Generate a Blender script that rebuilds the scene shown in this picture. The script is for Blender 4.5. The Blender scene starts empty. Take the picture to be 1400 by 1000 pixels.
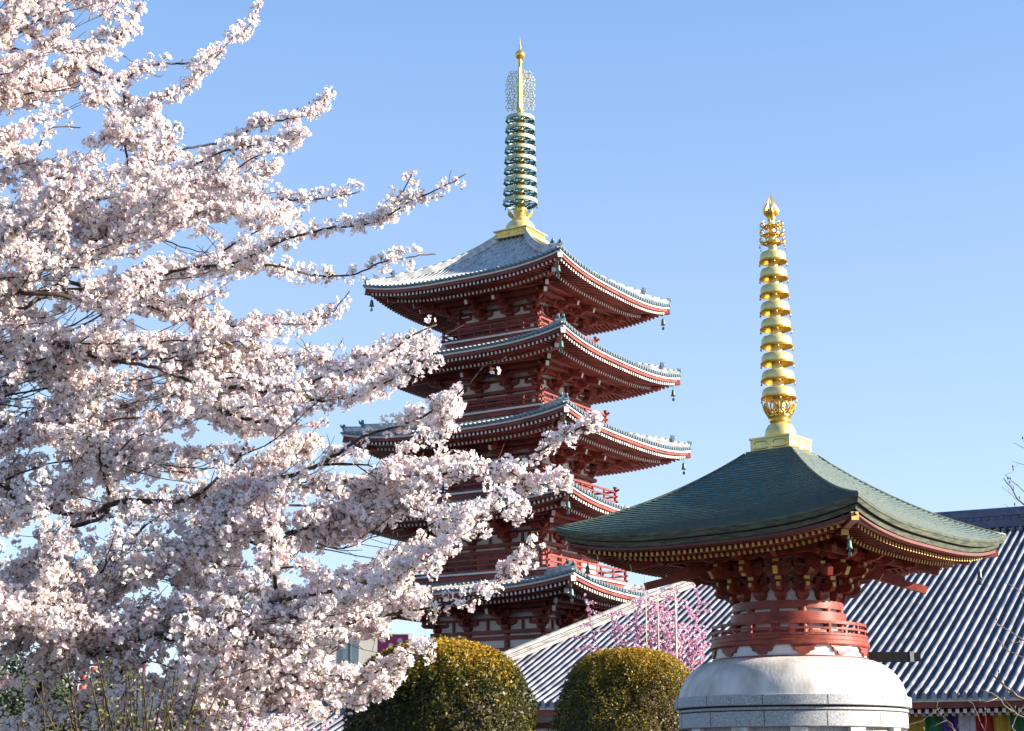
import bpy, math, random
import numpy as np
from mathutils import Vector, Matrix
R = math.radians
random.seed(7)
rng = np.random.default_rng(11)
scene = bpy.context.scene
COL = scene.collection

# ------------------------------------------------------------------ camera
PITCH = R(14.3); FPX = 2190.0; EYE = 1.6
cam_d = bpy.data.cameras.new('camera')
cam = bpy.data.objects.new('camera', cam_d); COL.objects.link(cam)
cam_d.sensor_fit = 'HORIZONTAL'; cam_d.sensor_width = 36.0
cam_d.lens = 36.0 * FPX / 1400.0
cam_d.clip_end = 5000
cam.location = (0, 0, EYE); cam.rotation_euler = (math.pi / 2 + PITCH, 0, 0)
scene.camera = cam

# ------------------------------------------------------------------ light
SUN_AZ = R(-11.0); SUN_EL = R(20.0)      # azimuth measured from +X towards +Y
w = bpy.data.worlds.new('World'); scene.world = w; w.use_nodes = True
nt = w.node_tree; bg = nt.nodes['Background']
sky = nt.nodes.new('ShaderNodeTexSky'); sky.sky_type = 'NISHITA'; sky.sun_disc = False
sky.sun_elevation = SUN_EL; sky.sun_rotation = math.pi / 2 - SUN_AZ
sky.air_density = 1.0; sky.dust_density = 0.2; sky.ozone_density = 4.0
# spring haze: the clear sky is veiled, whiter towards the horizon
geo = nt.nodes.new('ShaderNodeTexCoord'); sx_ = nt.nodes.new('ShaderNodeSeparateXYZ'); nt.links.new(geo.outputs['Generated'], sx_.inputs[0])
mr = nt.nodes.new('ShaderNodeMapRange'); mr.inputs[1].default_value = 0.05; mr.inputs[2].default_value = 0.56; nt.links.new(sx_.outputs['Z'], mr.inputs[0])
hc = nt.nodes.new('ShaderNodeMix'); hc.data_type = 'RGBA'; hc.inputs[6].default_value = (4.7, 5.3, 6.4, 1); hc.inputs[7].default_value = (1.15, 2.75, 5.6, 1)
nt.links.new(mr.outputs[0], hc.inputs[0])
hz = nt.nodes.new('ShaderNodeMix'); hz.data_type = 'RGBA'; hz.inputs[0].default_value = 0.5
nt.links.new(sky.outputs[0], hz.inputs[6]); nt.links.new(hc.outputs[2], hz.inputs[7]); nt.links.new(hz.outputs[2], bg.inputs[0]); bg.inputs[1].default_value = 0.066
sun_d = bpy.data.lights.new('sun', 'SUN'); sun_d.energy = 5.0; sun_d.angle = R(0.5); sun_d.color = (1.0, 0.90, 0.76)
sun = bpy.data.objects.new('sun', sun_d); COL.objects.link(sun)
sdir = Vector((math.cos(SUN_EL) * math.cos(SUN_AZ), math.cos(SUN_EL) * math.sin(SUN_AZ), math.sin(SUN_EL)))
sun.rotation_euler = sdir.to_track_quat('Z', 'Y').to_euler()
scene.view_settings.view_transform = 'Standard'; scene.view_settings.look = 'None'
scene.view_settings.exposure = 1.7; scene.view_settings.gamma = 1.0

# ------------------------------------------------------------------ helpers
def ray(px, py, Y):
    """point at depth Y seen at photo position (1400x1000)"""
    dx, dz = (px - 700) / FPX, (500 - py) / FPX
    c, s = math.cos(PITCH), math.sin(PITCH)
    y, z = c - s * dz, s + c * dz
    return Vector((dx * Y / y, Y, z * Y / y + EYE))

MATS = {}
def mat(name, col, rough=0.6, metal=0.0, var=0.15, scale=8.0, bump=0.0, bscale=40.0, tint=None, spec=0.5, col2=None, stretch=None, transl=0.0):
    m = bpy.data.materials.new(name); m.use_nodes = True
    n = m.node_tree.nodes; l = m.node_tree.links; b = n['Principled BSDF']
    b.inputs['Roughness'].default_value = rough; b.inputs['Metallic'].default_value = metal
    b.inputs['Specular IOR Level'].default_value = spec
    tc = n.new('ShaderNodeTexCoord'); src = tc.outputs['Object']
    if stretch:
        mp = n.new('ShaderNodeMapping'); mp.inputs['Scale'].default_value = stretch
        l.new(src, mp.inputs[0]); src = mp.outputs[0]
    nz = n.new('ShaderNodeTexNoise'); nz.inputs['Scale'].default_value = scale; nz.inputs['Detail'].default_value = 6
    l.new(src, nz.inputs['Vector'])
    rp = n.new('ShaderNodeValToRGB')
    c1 = [c * (1 - var) for c in col]; c2 = [min(1, c * (1 + var)) for c in (col2 or col)]
    rp.color_ramp.elements[0].position = 0.32; rp.color_ramp.elements[1].position = 0.68
    rp.color_ramp.elements[0].color = (*c1, 1); rp.color_ramp.elements[1].color = (*c2, 1)
    l.new(nz.outputs['Fac'], rp.inputs[0]); out = rp.outputs[0]
    if tint:
        at = n.new('ShaderNodeAttribute'); at.attribute_name = 'tint'
        r2 = n.new('ShaderNodeValToRGB'); el = r2.color_ramp.elements
        el[0].color = (*tint[0], 1); el[1].color = (*tint[-1], 1)
        for i, t in enumerate(tint[1:-1]):
            e = el.new((i + 1) / (len(tint) - 1)); e.color = (*t, 1)
        l.new(at.outputs['Fac'], r2.inputs[0])
        mx = n.new('ShaderNodeMix'); mx.data_type = 'RGBA'; mx.blend_type = 'MULTIPLY'; mx.inputs[0].default_value = 1.0
        l.new(out, mx.inputs[6]); l.new(r2.outputs[0], mx.inputs[7]); out = mx.outputs[2]
    l.new(out, b.inputs['Base Color'])
    if bump:
        bz = n.new('ShaderNodeTexNoise'); bz.inputs['Scale'].default_value = bscale; bz.inputs['Detail'].default_value = 4
        l.new(src, bz.inputs['Vector'])
        bp = n.new('ShaderNodeBump'); bp.inputs['Strength'].default_value = bump; bp.inputs['Distance'].default_value = 0.02
        l.new(bz.outputs['Fac'], bp.inputs['Height']); l.new(bp.outputs[0], b.inputs['Normal'])
    if transl:
        tr = n.new('ShaderNodeBsdfTranslucent'); l.new(out, tr.inputs[0])
        ms = n.new('ShaderNodeMixShader'); ms.inputs[0].default_value = transl
        o = n['Material Output']; l.new(b.outputs[0], ms.inputs[1]); l.new(tr.outputs[0], ms.inputs[2]); l.new(ms.outputs[0], o.inputs[0])
    MATS[name] = m
    return m

class MB:
    """collects geometry, builds ONE mesh object"""
    def __init__(s): s.v = []; s.f = []; s.m = []; s.s = []; s.t = []; s.has_t = False
    def add(s, vs, fs, m=0, smooth=False, t=None):
        o = len(s.v); s.v.extend([tuple(v) for v in vs])
        for f in fs: s.f.append([o + i for i in f]); s.m.append(m); s.s.append(smooth)
        if t is not None: s.has_t = True
        s.t.extend([0.5 if t is None else t] * len(vs))
    def box(s, c, d, m=0, M=None):
        x, y, z = d[0] / 2, d[1] / 2, d[2] / 2
        vs = [Vector((a * x, b * y, e * z)) for a in (-1, 1) for b in (-1, 1) for e in (-1, 1)]
        if M is not None: vs = [M @ v for v in vs]
        vs = [v + Vector(c) for v in vs]
        s.add(vs, [(0, 1, 3, 2), (4, 6, 7, 5), (0, 4, 5, 1), (2, 3, 7, 6), (0, 2, 6, 4), (1, 5, 7, 3)], m)
    def beam(s, p0, p1, wd, ht, m=0, endm=None, up=(0, 0, 1), ends=True):
        p0, p1 = Vector(p0), Vector(p1); d = (p1 - p0).normalized()
        sd = d.cross(Vector(up)).normalized(); u = sd.cross(d)
        vs = []
        for p in (p0, p1):
            for a, b in ((-1, -1), (1, -1), (1, 1), (-1, 1)): vs.append(p + sd * a * wd / 2 + u * b * ht / 2)
        s.add(vs, [(0, 1, 5, 4), (1, 2, 6, 5), (2, 3, 7, 6), (3, 0, 4, 7)], m)
        s.add(vs[:4], [(3, 2, 1, 0)], m); s.add(vs[4:], [(0, 1, 2, 3)], m if endm is None else endm)
    def tube(s, pts, rad, n=6, m=0, smooth=True, cap=True):
        pts = [Vector(p) for p in pts]; k = len(pts)
        if not hasattr(rad, '__len__'): rad = [rad] * k
        vs = []; u = None
        for i, p in enumerate(pts):
            d = (pts[min(i + 1, k - 1)] - pts[max(i - 1, 0)])
            if d.length < 1e-9: d = Vector((0, 0, 1))
            d.normalize()
            if u is None: u = d.orthogonal().normalized()
            else:
                u = u - d * u.dot(d)
                u = u.normalized() if u.length > 1e-6 else d.orthogonal().normalized()
            b = d.cross(u)
            for j in range(n):
                a = 2 * math.pi * j / n; vs.append(p + (u * math.cos(a) + b * math.sin(a)) * rad[i])
        fs = [(i * n + j, i * n + (j + 1) % n, (i + 1) * n + (j + 1) % n, (i + 1) * n + j) for i in range(k - 1) for j in range(n)]
        if cap: fs += [tuple(range(n - 1, -1, -1)), tuple((k - 1) * n + j for j in range(n))]
        s.add(vs, fs, m, smooth)
    def lathe(s, prof, n=32, c=(0, 0, 0), m=0, smooth=True, a0=0.0, a1=2 * math.pi):
        full = abs(a1 - a0 - 2 * math.pi) < 1e-6; k = n if full else n + 1
        for q in range(len(prof) - 1):   # one band per profile pair keeps edges crisp unless smooth list given
            pass
        vs = []
        for (r, z) in prof:
            for j in range(k):
                a = a0 + (a1 - a0) * j / n; vs.append((c[0] + r * math.cos(a), c[1] + r * math.sin(a), c[2] + z))
        fs = []
        for i in range(len(prof) - 1):
            for j in range(n):
                j2 = (j + 1) % k; fs.append((i * k + j, i * k + j2, (i + 1) * k + j2, (i + 1) * k + j))
        s.add(vs, fs, m, smooth)
    def lathes(s, profs, **kw):
        for p in profs: s.lathe(p, **kw)
    def build(s, name, mats, parent=None, label=None):
        me = bpy.data.meshes.new(name); me.from_pydata(s.v, [], s.f)
        for m in (mats if isinstance(mats, (list, tuple)) else [mats]): me.materials.append(m)
        me.polygons.foreach_set('material_index', s.m); me.polygons.foreach_set('use_smooth', s.s)
        if s.has_t:
            a = me.attributes.new('tint', 'FLOAT', 'POINT'); a.data.foreach_set('value', s.t)
        me.update()
        o = bpy.data.objects.new(name, me); COL.objects.link(o)
        if parent: o.parent = parent
        if label: o['label'] = label
        return o

def np_mesh(name, V, nv, mats, parent=None, tint=None, mi=None, smooth=False):
    """V: (N,nv,3) polygons of nv corners each"""
    N = len(V); me = bpy.data.meshes.new(name)
    me.vertices.add(N * nv); me.vertices.foreach_set('co', np.ascontiguousarray(V, dtype=np.float32).ravel())
    me.loops.add(N * nv); me.loops.foreach_set('vertex_index', np.arange(N * nv, dtype=np.int32))
    me.polygons.add(N); me.polygons.foreach_set('loop_start', np.arange(0, N * nv, nv, dtype=np.int32))
    for m in (mats if isinstance(mats, (list, tuple)) else [mats]): me.materials.append(m)
    if mi is not None: me.polygons.foreach_set('material_index', np.asarray(mi, dtype=np.int32))
    if tint is not None:
        a = me.attributes.new('tint', 'FLOAT', 'POINT'); a.data.foreach_set('value', np.repeat(np.asarray(tint, dtype=np.float32), nv))
    me.update(calc_edges=True); me.validate()
    o = bpy.data.objects.new(name, me); COL.objects.link(o)
    if parent: o.parent = parent
    return o

def tag(o, label=None, cat=None, group=None, kind=None):
    if label: o['label'] = label
    if cat: o['category'] = cat
    if group: o['group'] = group
    if kind: o['kind'] = kind
    return o
def thing(name, label, cat, loc=(0, 0, 0), rz=0.0, group=None):
    o = bpy.data.objects.new(name, None); COL.objects.link(o); o.empty_display_size = 0.3
    o.location = loc; o.rotation_euler = (0, 0, rz)
    return tag(o, label, cat, group)
def rotz(v, k):   # quarter turns
    x, y, z = v
    for _ in range(k % 4): x, y = -y, x
    return (x, y, z)
def inst(o, parent, loc=None, rz=None, scale=None):
    c = o.copy(); COL.objects.link(c); c.parent = parent
    if loc is not None: c.location = loc
    if rz is not None: c.rotation_euler = (0, 0, rz)
    if scale is not None: c.scale = scale
    return c

# ------------------------------------------------------------------ materials
RED = mat('vermilion_paint', (0.150, 0.027, 0.017), 0.5, var=0.3, scale=1.1, bump=0.15, bscale=9, col2=(0.20, 0.034, 0.026), spec=0.35)
RED2 = mat('vermilion_paint_stupa', (0.165, 0.029, 0.015), 0.45, var=0.25, scale=5, bump=0.1, bscale=30, col2=(0.22, 0.037, 0.023), spec=0.35)
WHITE = mat('white_paint', (0.62, 0.58, 0.56), 0.6, var=0.07, scale=3)
PLASTER = mat('plaster', (0.60, 0.58, 0.57), 0.8, var=0.08, scale=2, bump=0.1)
TILE = mat('titanium_tile', (0.33, 0.335, 0.335), 0.42, 0.2, var=0.25, scale=2.2, bump=0.2, bscale=6, col2=(0.42, 0.42, 0.41))
TILE_EDGE = mat('tile_end', (0.10, 0.15, 0.18), 0.4, 0.3, var=0.3, scale=6)
HTILE = mat('hall_cover_tile', (0.165, 0.162, 0.185), 0.5, 0.1, var=0.3, scale=1.1, bump=0.3, bscale=4, col2=(0.235, 0.235, 0.26))
PANTILE_SHADED = mat('hall_pan_tile_shaded', (0.050, 0.052, 0.095), 0.45, 0.1, var=0.35, scale=1.2, bump=0.3, bscale=6, col2=(0.08, 0.08, 0.13))  # pans much darker than the ribs: furrow shadow put into the tile colour
GOLD = mat('gilded_bronze', (0.66, 0.36, 0.045), 0.30, 0.8, var=0.2, scale=4, col2=(0.78, 0.48, 0.10))
GOLDPALE = mat('pale_gilding', (0.58, 0.46, 0.16), 0.40, 0.45, var=0.15, scale=3, col2=(0.64, 0.54, 0.24))
PATINA = mat('dark_patina', (0.05, 0.125, 0.105), 0.5, 0.25, var=0.4, scale=5)
PATLIGHT = mat('pale_patina', (0.44, 0.40, 0.19), 0.45, 0.2, var=0.25, scale=3, col2=(0.36, 0.40, 0.26))
BRONZE = mat('bell_bronze', (0.10, 0.17, 0.15), 0.5, 0.5, var=0.3, scale=20)
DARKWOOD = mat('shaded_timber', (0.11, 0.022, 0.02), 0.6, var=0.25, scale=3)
GREENDOOR = mat('green_door', (0.03, 0.14, 0.11), 0.5, var=0.2, scale=2)
COPPER = mat('copper_shingle', (0.068, 0.118, 0.104), 0.5, 0.2, var=0.07, scale=2.0, bump=0.08, bscale=60, col2=(0.092, 0.146, 0.118), tint=[(0.66, 0.72, 0.78), (1, 1, 1), (1.25, 1.22, 1.1)])
COPPERD = mat('copper_eave', (0.048, 0.056, 0.042), 0.5, 0.2, var=0.3, scale=4, col2=(0.09, 0.10, 0.065), stretch=(1, 1, 6))
YELLOW = mat('ochre_end', (0.55, 0.36, 0.10), 0.5, var=0.2, scale=20)
GRANITE = mat('granite', (0.33, 0.335, 0.345), 0.6, var=0.4, scale=38, bump=0.1, bscale=120)
DOME = mat('dome_plaster', (0.50, 0.46, 0.41), 0.75, var=0.24, scale=3.2, bump=0.2, bscale=20, col2=(0.52, 0.49, 0.465), stretch=(1, 1, 0.45))
JOINT = mat('dark_joint', (0.05, 0.05, 0.055), 0.8, var=0.2)
DARKMETAL = mat('dark_metal', (0.008, 0.009, 0.012), 0.7, 0.0, var=0.2, spec=0.15)
STEEL = mat('grey_metal', (0.35, 0.36, 0.38), 0.4, 0.6, var=0.1)
BARK = mat('cherry_bark', (0.022, 0.013, 0.010), 0.85, var=0.5, scale=14, bump=0.5, bscale=40, col2=(0.05, 0.032, 0.022))
BARK2 = mat('pale_bark', (0.20, 0.15, 0.10), 0.85, var=0.4, scale=14, bump=0.4)
GROUNDM = mat('paving', (0.07, 0.066, 0.06), 0.85, var=0.2, scale=0.6, bump=0.2)

# ------------------------------------------------------------------ ground
g = MB(); g.add([(-1500, -200, 0), (1500, -200, 0), (1500, 3000, 0), (-1500, 3000, 0)], [(0, 1, 2, 3)])
tag(g.build('ground', GROUNDM), kind='structure')

# ================================================================== roofs
class Roof:
    """square pyramidal roof: eave half a, top half b, mid-eave height ze, rise H, corner uplift c"""
    def __init__(s, a, b, ze, H, c, p=1.35, lin=0.55): s.a, s.b, s.ze, s.H, s.c, s.p, s.lin = a, b, ze, H, c, p, lin
    def z(s, sd, d):
        h = s.a - d; u = min(1.0, abs(sd) / max(h, 1e-6)); v = d / (s.a - s.b); v0 = max(0.0, v)
        return s.ze + s.H * (s.lin * v + (1 - s.lin) * v0 ** (s.p * 1.7)) + s.c * u ** 3.0 * max(0, 1 - v0) ** 1.3
    def lift(s, sd, d): return s.c * min(1.0, abs(sd) / (s.a - d)) ** 3.0 * max(0.0, 1 - d / (s.a - s.b)) ** 1.3

def side_pt(k, sd, d, a, z):    # side k: outward normal of side 0 is -Y (lower left face), then rotates by quarter turns
    return rotz((sd, -(a - d), z), k)

# ================================================================== PAGODA
PAG = (0.573, 105.0, 0.0); PAG_RZ = R(13.05 - 90 + 45)
pag = thing('pagoda', 'tall five-storey vermilion pagoda with grey tiled roofs and a ringed spire', 'pagoda', PAG, PAG_RZ)
A = [9.40, 8.97, 8.54, 8.10, 7.67]
ZT = [13.0, 18.2, 23.2, 28.3, 33.3]
Q = [None, 5.05, 4.62, 4.2, 3.75]
WB = [3.95, 3.7, 3.45, 3.2, 2.95]
ZF = [4.6, 13.85, 19.15, 24.4, 29.55]
LIFT = 0.68

def bell_mb(s=1.0):
    b = MB(); b.lathe([(0.0, 0), (0.05 * s, -0.02 * s), (0.07 * s, -0.06 * s), (0.085 * s, -0.22 * s), (0.12 * s, -0.30 * s), (0.10 * s, -0.30 * s), (0.0, -0.2 * s)], n=10)
    b.tube([(0, 0, 0.16 * s), (0, 0, 0)], 0.012 * s, 4); b.tube([(0, 0, -0.2 * s), (0, 0, -0.42 * s)], 0.012 * s, 4)
    b.box((0, 0, -0.47 * s), (0.12 * s, 0.012 * s, 0.13 * s)); return b

def tile_roof(rf, parent, spacing=0.335, rr=0.088):
    mb = MB(); ends = MB()
    for k in range(4):
        nu, nv = 28, 9; vs = []
        for j in range(nv + 1):
            d = (rf.a - rf.b) * j / nv; h = rf.a - d
            for i in range(nu + 1):
                sd = h * (-1 + 2 * i / nu); vs.append(side_pt(k, sd, d, rf.a, rf.z(sd, d)))
        fs = [(j * (nu + 1) + i, j * (nu + 1) + i + 1, (j + 1) * (nu + 1) + i + 1, (j + 1) * (nu + 1) + i) for j in range(nv) for i in range(nu)]
        mb.add(vs, fs, 0, True)
        # tile edge drop (front face) and underside lip
        vs = []
        for i in range(nu + 1):
            sd = rf.a * (-1 + 2 * i / nu); z = rf.z(sd, 0)
            vs += [side_pt(k, sd, 0, rf.a, z), side_pt(k, sd, 0.0, rf.a, z - 0.10), side_pt(k, sd * (1 - 0.4 / rf.a), 0.4, rf.a, z - 0.10)]
        fs = []
        for i in range(nu): fs += [(3 * i, 3 * i + 1, 3 * i + 4, 3 * i + 3), (3 * i + 1, 3 * i + 2, 3 * i + 5, 3 * i + 4)]
        mb.add(vs, fs, 1)
        n = int(2 * rf.a / spacing)
        for r in range(n):
            sd = (r - (n - 1) / 2) * spacing; dm = min(rf.a - rf.b, rf.a - abs(sd))
            ns = max(1, int(dm / 0.8)); ring = []
            prof = [(-1, -0.15), (-0.8, 0.6), (0, 1.0), (0.8, 0.6), (1, -0.15)]
            for j in range(ns + 1):
                d = -0.06 + (dm + 0.06) * j / ns; z = rf.z(sd, max(d, 0))
                for (x, y) in prof: ring.append(side_pt(k, sd + x * rr, d, rf.a, z + y * rr * 1.15))
            fs = [(j * 5 + i, j * 5 + i + 1, (j + 1) * 5 + i + 1, (j + 1) * 5 + i) for j in range(ns) for i in range(4)]
            mb.add(ring, fs, 0, True)
            # round end tile
            z = rf.z(sd, 0); dv = [side_pt(k, sd + math.cos(t) * rr * 1.15, -0.065, rf.a, z + 0.0 + math.sin(t) * rr * 1.15) for t in [i * math.pi / 4 for i in range(8)]]
            mb.add(dv, [tuple(range(8))], 1)
    return mb.build('tiled_roof', [TILE, TILE_EDGE], parent)

def hip_ridge(rf, k):
    mb = MB(); m = rf.a - rf.b; pts = []
    def P(d, dz):
        h = rf.a - d; x, y, z = rotz((h, -h, rf.z(h, d) + dz), k); return (x, y, z)
    n = 14
    # lower slim ridge all the way, taller ridge over the upper 70 percent, end ornaments
    for j in range(n):
        d0 = 0.15 + (m - 0.15) * j / n; d1 = 0.15 + (m - 0.15) * (j + 1) / n
        mb.beam(P(d0, 0.10), P(d1, 0.10), 0.36, 0.26, 0); mb.tube([P(d0, 0.27), P(d1, 0.27)], 0.10, 6, 0)
        if d0 > m * 0.22:
            mb.beam(P(d0, 0.34), P(d1, 0.34), 0.24, 0.16, 0); mb.tube([P(d0, 0.45), P(d1, 0.45)], 0.08, 6, 0)
    for d, s in ((0.18, 0.62), (m * 0.225, 0.8)):
        b = Vector(P(d, 0.1)); o = Vector(rotz((1, -1, 0), k)).normalized(); t = Vector(rotz((1, 1, 0), k)).normalized()
        base = 0.0 if d < 0.5 else 0.18
        b = b + Vector((0, 0, base))
        prof = [(-0.22, 0), (0.22, 0), (0.26, 0.22), (0.14, 0.38), (0.07, 0.62), (-0.07, 0.62), (-0.14, 0.38), (-0.26, 0.22)]
        v0 = [b + t * x * s + Vector((0, 0, z * s)) + o * 0.12 for x, z in prof]; v1 = [b + t * x * s + Vector((0, 0, z * s)) - o * 0.06 for x, z in prof]
        mb.add(v0 + v1, [tuple(range(8)), tuple(range(15, 7, -1))] + [(i, 8 + i, 8 + (i + 1) % 8, (i + 1) % 8) for i in range(8)], 1)
        mb.tube([b + o * 0.1 + Vector((0, 0, 0.3 * s)), b + o * 0.22 + Vector((0, 0, 0.42 * s)), b + o * 0.26 + Vector((0, 0, 0.6 * s))], [0.09, 0.07, 0.03], 6, 1)
    return mb

def eaves(rf, parent, wall, mats, sp=0.30, rw=0.13, sc=1.0, thick=0.10, d_f=0.30, d_b=1.55, z_f=-0.55, z_b=-0.74, white_m=WHITE, rowname='rafter_row', slope_b=0.24, d_s=0.0):
    """boards, soffit and two rafter rows with painted ends; local z below the tile edge"""
    red, endm = mats
    bd = MB(); nu = 28
    def strip(d0, d1, zt, zb, m):
        for k in range(4):
            vs = []
            for i in range(nu + 1):
                u = -1 + 2 * i / nu
                for (d, dz) in ((d0, zt), (d0, zb), (d1, zb), (d1, zt)):
                    h = rf.a - d; sd = u * h; vs.append(side_pt(k, sd, d, rf.a, rf.ze + rf.lift(sd, 0 if d < 0.5 else d) + dz))
            fs = []
            for i in range(nu):
                o = 4 * i
                fs += [(o, o + 1, o + 5, o + 4), (o + 1, o + 2, o + 6, o + 5), (o + 2, o + 3, o + 7, o + 6)]
            bd.add(vs, fs, m)
    strip(d_s + 0.09 * sc, d_s + 0.6 * sc, -thick - 0.002, -thick - 0.13 * sc, 1)                       # white strip
    strip(d_s + 0.17 * sc, d_s + 0.6 * sc, -thick - 0.131 * sc, z_f + 0.125 * sc, 0)              # red eave board
    strip(d_b - 0.12 * sc, d_b + 0.2 * sc, z_f + 0.12 * sc, z_b + 0.125 * sc, 0)       # intermediate board
    # soffit sheets above the rafters
    for k in range(4):
        vs = []; rows = ((0.3 * sc, z_f + 0.13 * sc), (d_b, z_f + 0.16 * sc), (d_b + 0.02, z_b + 0.13 * sc), (rf.a - wall, z_b + 0.13 * sc + (rf.a - wall - d_b) * slope_b))
        for (d, dz) in rows:
            for i in range(nu + 1):
                h = rf.a - d; sd = h * (-1 + 2 * i / nu); vs.append(side_pt(k, sd, d, rf.a, rf.ze + rf.lift(sd, d) + dz))
        bd.add(vs, [(j * (nu + 1) + i, (j + 1) * (nu + 1) + i, (j + 1) * (nu + 1) + i + 1, j * (nu + 1) + i + 1) for j in range(3) for i in range(nu)], 0)
    # hip rafters with end caps
    for k in range(4):
        def D(d, dz): h = rf.a - d; return rotz((h, -h, rf.ze + rf.lift(h, d) + dz), k)
        bd.beam(D(d_b + 0.1, z_f + 0.0), D(d_s + 0.12 * sc, z_f + 0.08 * sc), 0.30 * sc, 0.34 * sc, 0, 2)
        bd.beam(D(rf.a - wall, z_b + (rf.a - wall - d_b) * slope_b), D(d_b - 0.35 * sc, z_b - 0.04 * sc), 0.30 * sc, 0.36 * sc, 0, 2)
    bd.build('eave_board', [red, white_m, endm], parent)
    for (d0, dz0, d1, slope) in ((d_f, z_f, d_b + 0.15, 0.06), (d_b, z_b, rf.a - wall, slope_b)):
        for k in range(4):
            rb = MB(); n = int(2 * (rf.a - d0 - 0.25 * sc) / sp)
            for r in range(n + 1):
                sd = (r - n / 2) * sp; de = min(d1, rf.a - abs(sd) - 0.05)
                if de < d0 + 0.1: continue
                p0 = side_pt(k, sd, d0, rf.a, rf.ze + rf.lift(sd, d0) + dz0); p1 = side_pt(k, sd, de, rf.a, rf.ze + rf.lift(sd, de) + dz0 + (de - d0) * slope)
                rb.beam(p1, p0, rw, rw * 1.35, 0, 1)
            rb.build(rowname, [red, endm], parent)

def arm(mb, p0, p1, wd, ht, m):
    """bracket arm with rounded-up underside at both ends"""
    p0, p1 = Vector(p0), Vector(p1); d = (p1 - p0); L = d.length; d.normalize(); sd = d.cross(Vector((0, 0, 1))).normalized()
    pr = [(0, ht / 2), (0, 0.0), (0.10 * L, -ht * 0.38), (0.22 * L, -ht / 2), (0.78 * L, -ht / 2), (0.90 * L, -ht * 0.38), (L, 0.0), (L, ht / 2)]
    a = [p0 + d * x + Vector((0, 0, z)) + sd * wd / 2 for x, z in pr]; b = [p0 + d * x + Vector((0, 0, z)) - sd * wd / 2 for x, z in pr]
    n = len(pr); mb.add(a + b, [tuple(range(n)), tuple(range(2 * n - 1, n - 1, -1))] + [(i, n + i, n + (i + 1) % n, (i + 1) % n) for i in range(n)], m)
def block(mb, c, s, h, m):
    c = Vector(c); k = 0.62; vs = []
    for (f, z) in ((k, -h / 2), (1, -h * 0.05), (1, h / 2)):
        for a, b in ((-1, -1), (1, -1), (1, 1), (-1, 1)): vs.append(c + Vector((a * s * f / 2, b * s * f / 2, z)))
    mb.add(vs, [(3, 2, 1, 0), (8, 9, 10, 11)] + [(r * 4 + i, r * 4 + (i + 1) % 4, r * 4 + 4 + (i + 1) % 4, r * 4 + 4 + i) for r in range(2) for i in range(4)], m)

def bracket_mb(step=0.62, rise=0.40, diag=False):
    mb = MB(); f = 1.4142 if diag else 1.0
    block(mb, (0.05, 0, 0.15), 0.52, 0.30, 0)
    for k in range(3):
        z = 0.40 + rise * k
        arm(mb, (-0.2, 0, z), (step * f * (k + 1) + 0.16, 0, z), 0.20, 0.24, 0)
        block(mb, (step * f * (k + 1), 0, z + 0.20), 0.28, 0.17, 0)
        xs = step * f * k + 0.04
        ln = 0.72
        if not diag:
            arm(mb, (xs, -ln, z), (xs, ln, z), 0.20, 0.24, 0)
            for y in (-ln + 0.13, 0, ln - 0.13): block(mb, (xs, y, z + 0.20), 0.27, 0.17, 0)
        else:
            for sg in (-1, 1):
                dv = Vector((-1, sg, 0)).normalized(); q = Vector((xs, 0, z)); 
                arm(mb, q + dv * 0.0, q + dv * 0.85, 0.19, 0.23, 0); block(mb, q + dv * 0.72 + Vector((0, 0, .2)), 0.27, 0.17, 0)
                dv2 = Vector((1, sg, 0)).normalized(); arm(mb, q, q + dv2 * 0.55, 0.19, 0.23, 0)
    # purlin piece and tail rafters with white ends
    mb.beam((-0.1, 0, 1.55), (step * f * 3 + 0.32, 0, 0.86), 0.21, 0.30, 0, 1)
    if diag: mb.beam((-0.1, 0, 2.05), (step * f * 3 + 0.75, 0, 1.22), 0.22, 0.32, 0, 1)
    return mb
_b = bracket_mb().build('bracket', [RED, WHITE]); _bd = bracket_mb(diag=True).build('corner_bracket', [RED, WHITE])
_bell = bell_mb(1.5).build('wind_bell', BRONZE)
used = {'b': False, 'd': False, 'bell': False}
def put(proto, key, parent, loc, rz, scale=None):
    if not used.get(key):
        used[key] = True; proto.parent = parent; proto.location = loc; proto.rotation_euler = (0, 0, rz)
        if scale: proto.scale = scale
        return proto
    return inst(proto, parent, loc, rz, scale)

def railing(q, parent, z0):
    mb = MB()
    n = 6
    for k in range(4):
        for i in range(n + 1):
            x = q * (-1 + 2 * i / n); hh = 0.98 if i in (0, n) else 0.72
            if i == n: continue
            mb.box(rotz((x, -q, z0 + hh / 2), k), (0.15, 0.15, hh) if i == 0 else (0.11, 0.11, hh), 0)
            if i == 0: block(mb, rotz((x, -q, z0 + hh + 0.08), k), 0.2, 0.17, 0)
        for zz, ht, ext in ((0.10, 0.13, 0.2), (0.45, 0.09, 0.2), (0.80, 0.12, 0.3)):
            mb.beam(rotz((-q, -q, z0 + zz), k), rotz((q, -q, z0 + zz), k), 0.11, ht, 0)
            for sg in (-1, 1):   # projecting upturned ends
                mb.beam(rotz((sg * q, -q, z0 + zz), k), rotz((sg * (q + ext), -q, z0 + zz + (0.16 if zz > .7 else 0.04)), k), 0.11, ht * 0.9, 0)
    return mb.build('railing', RED, parent)

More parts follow.
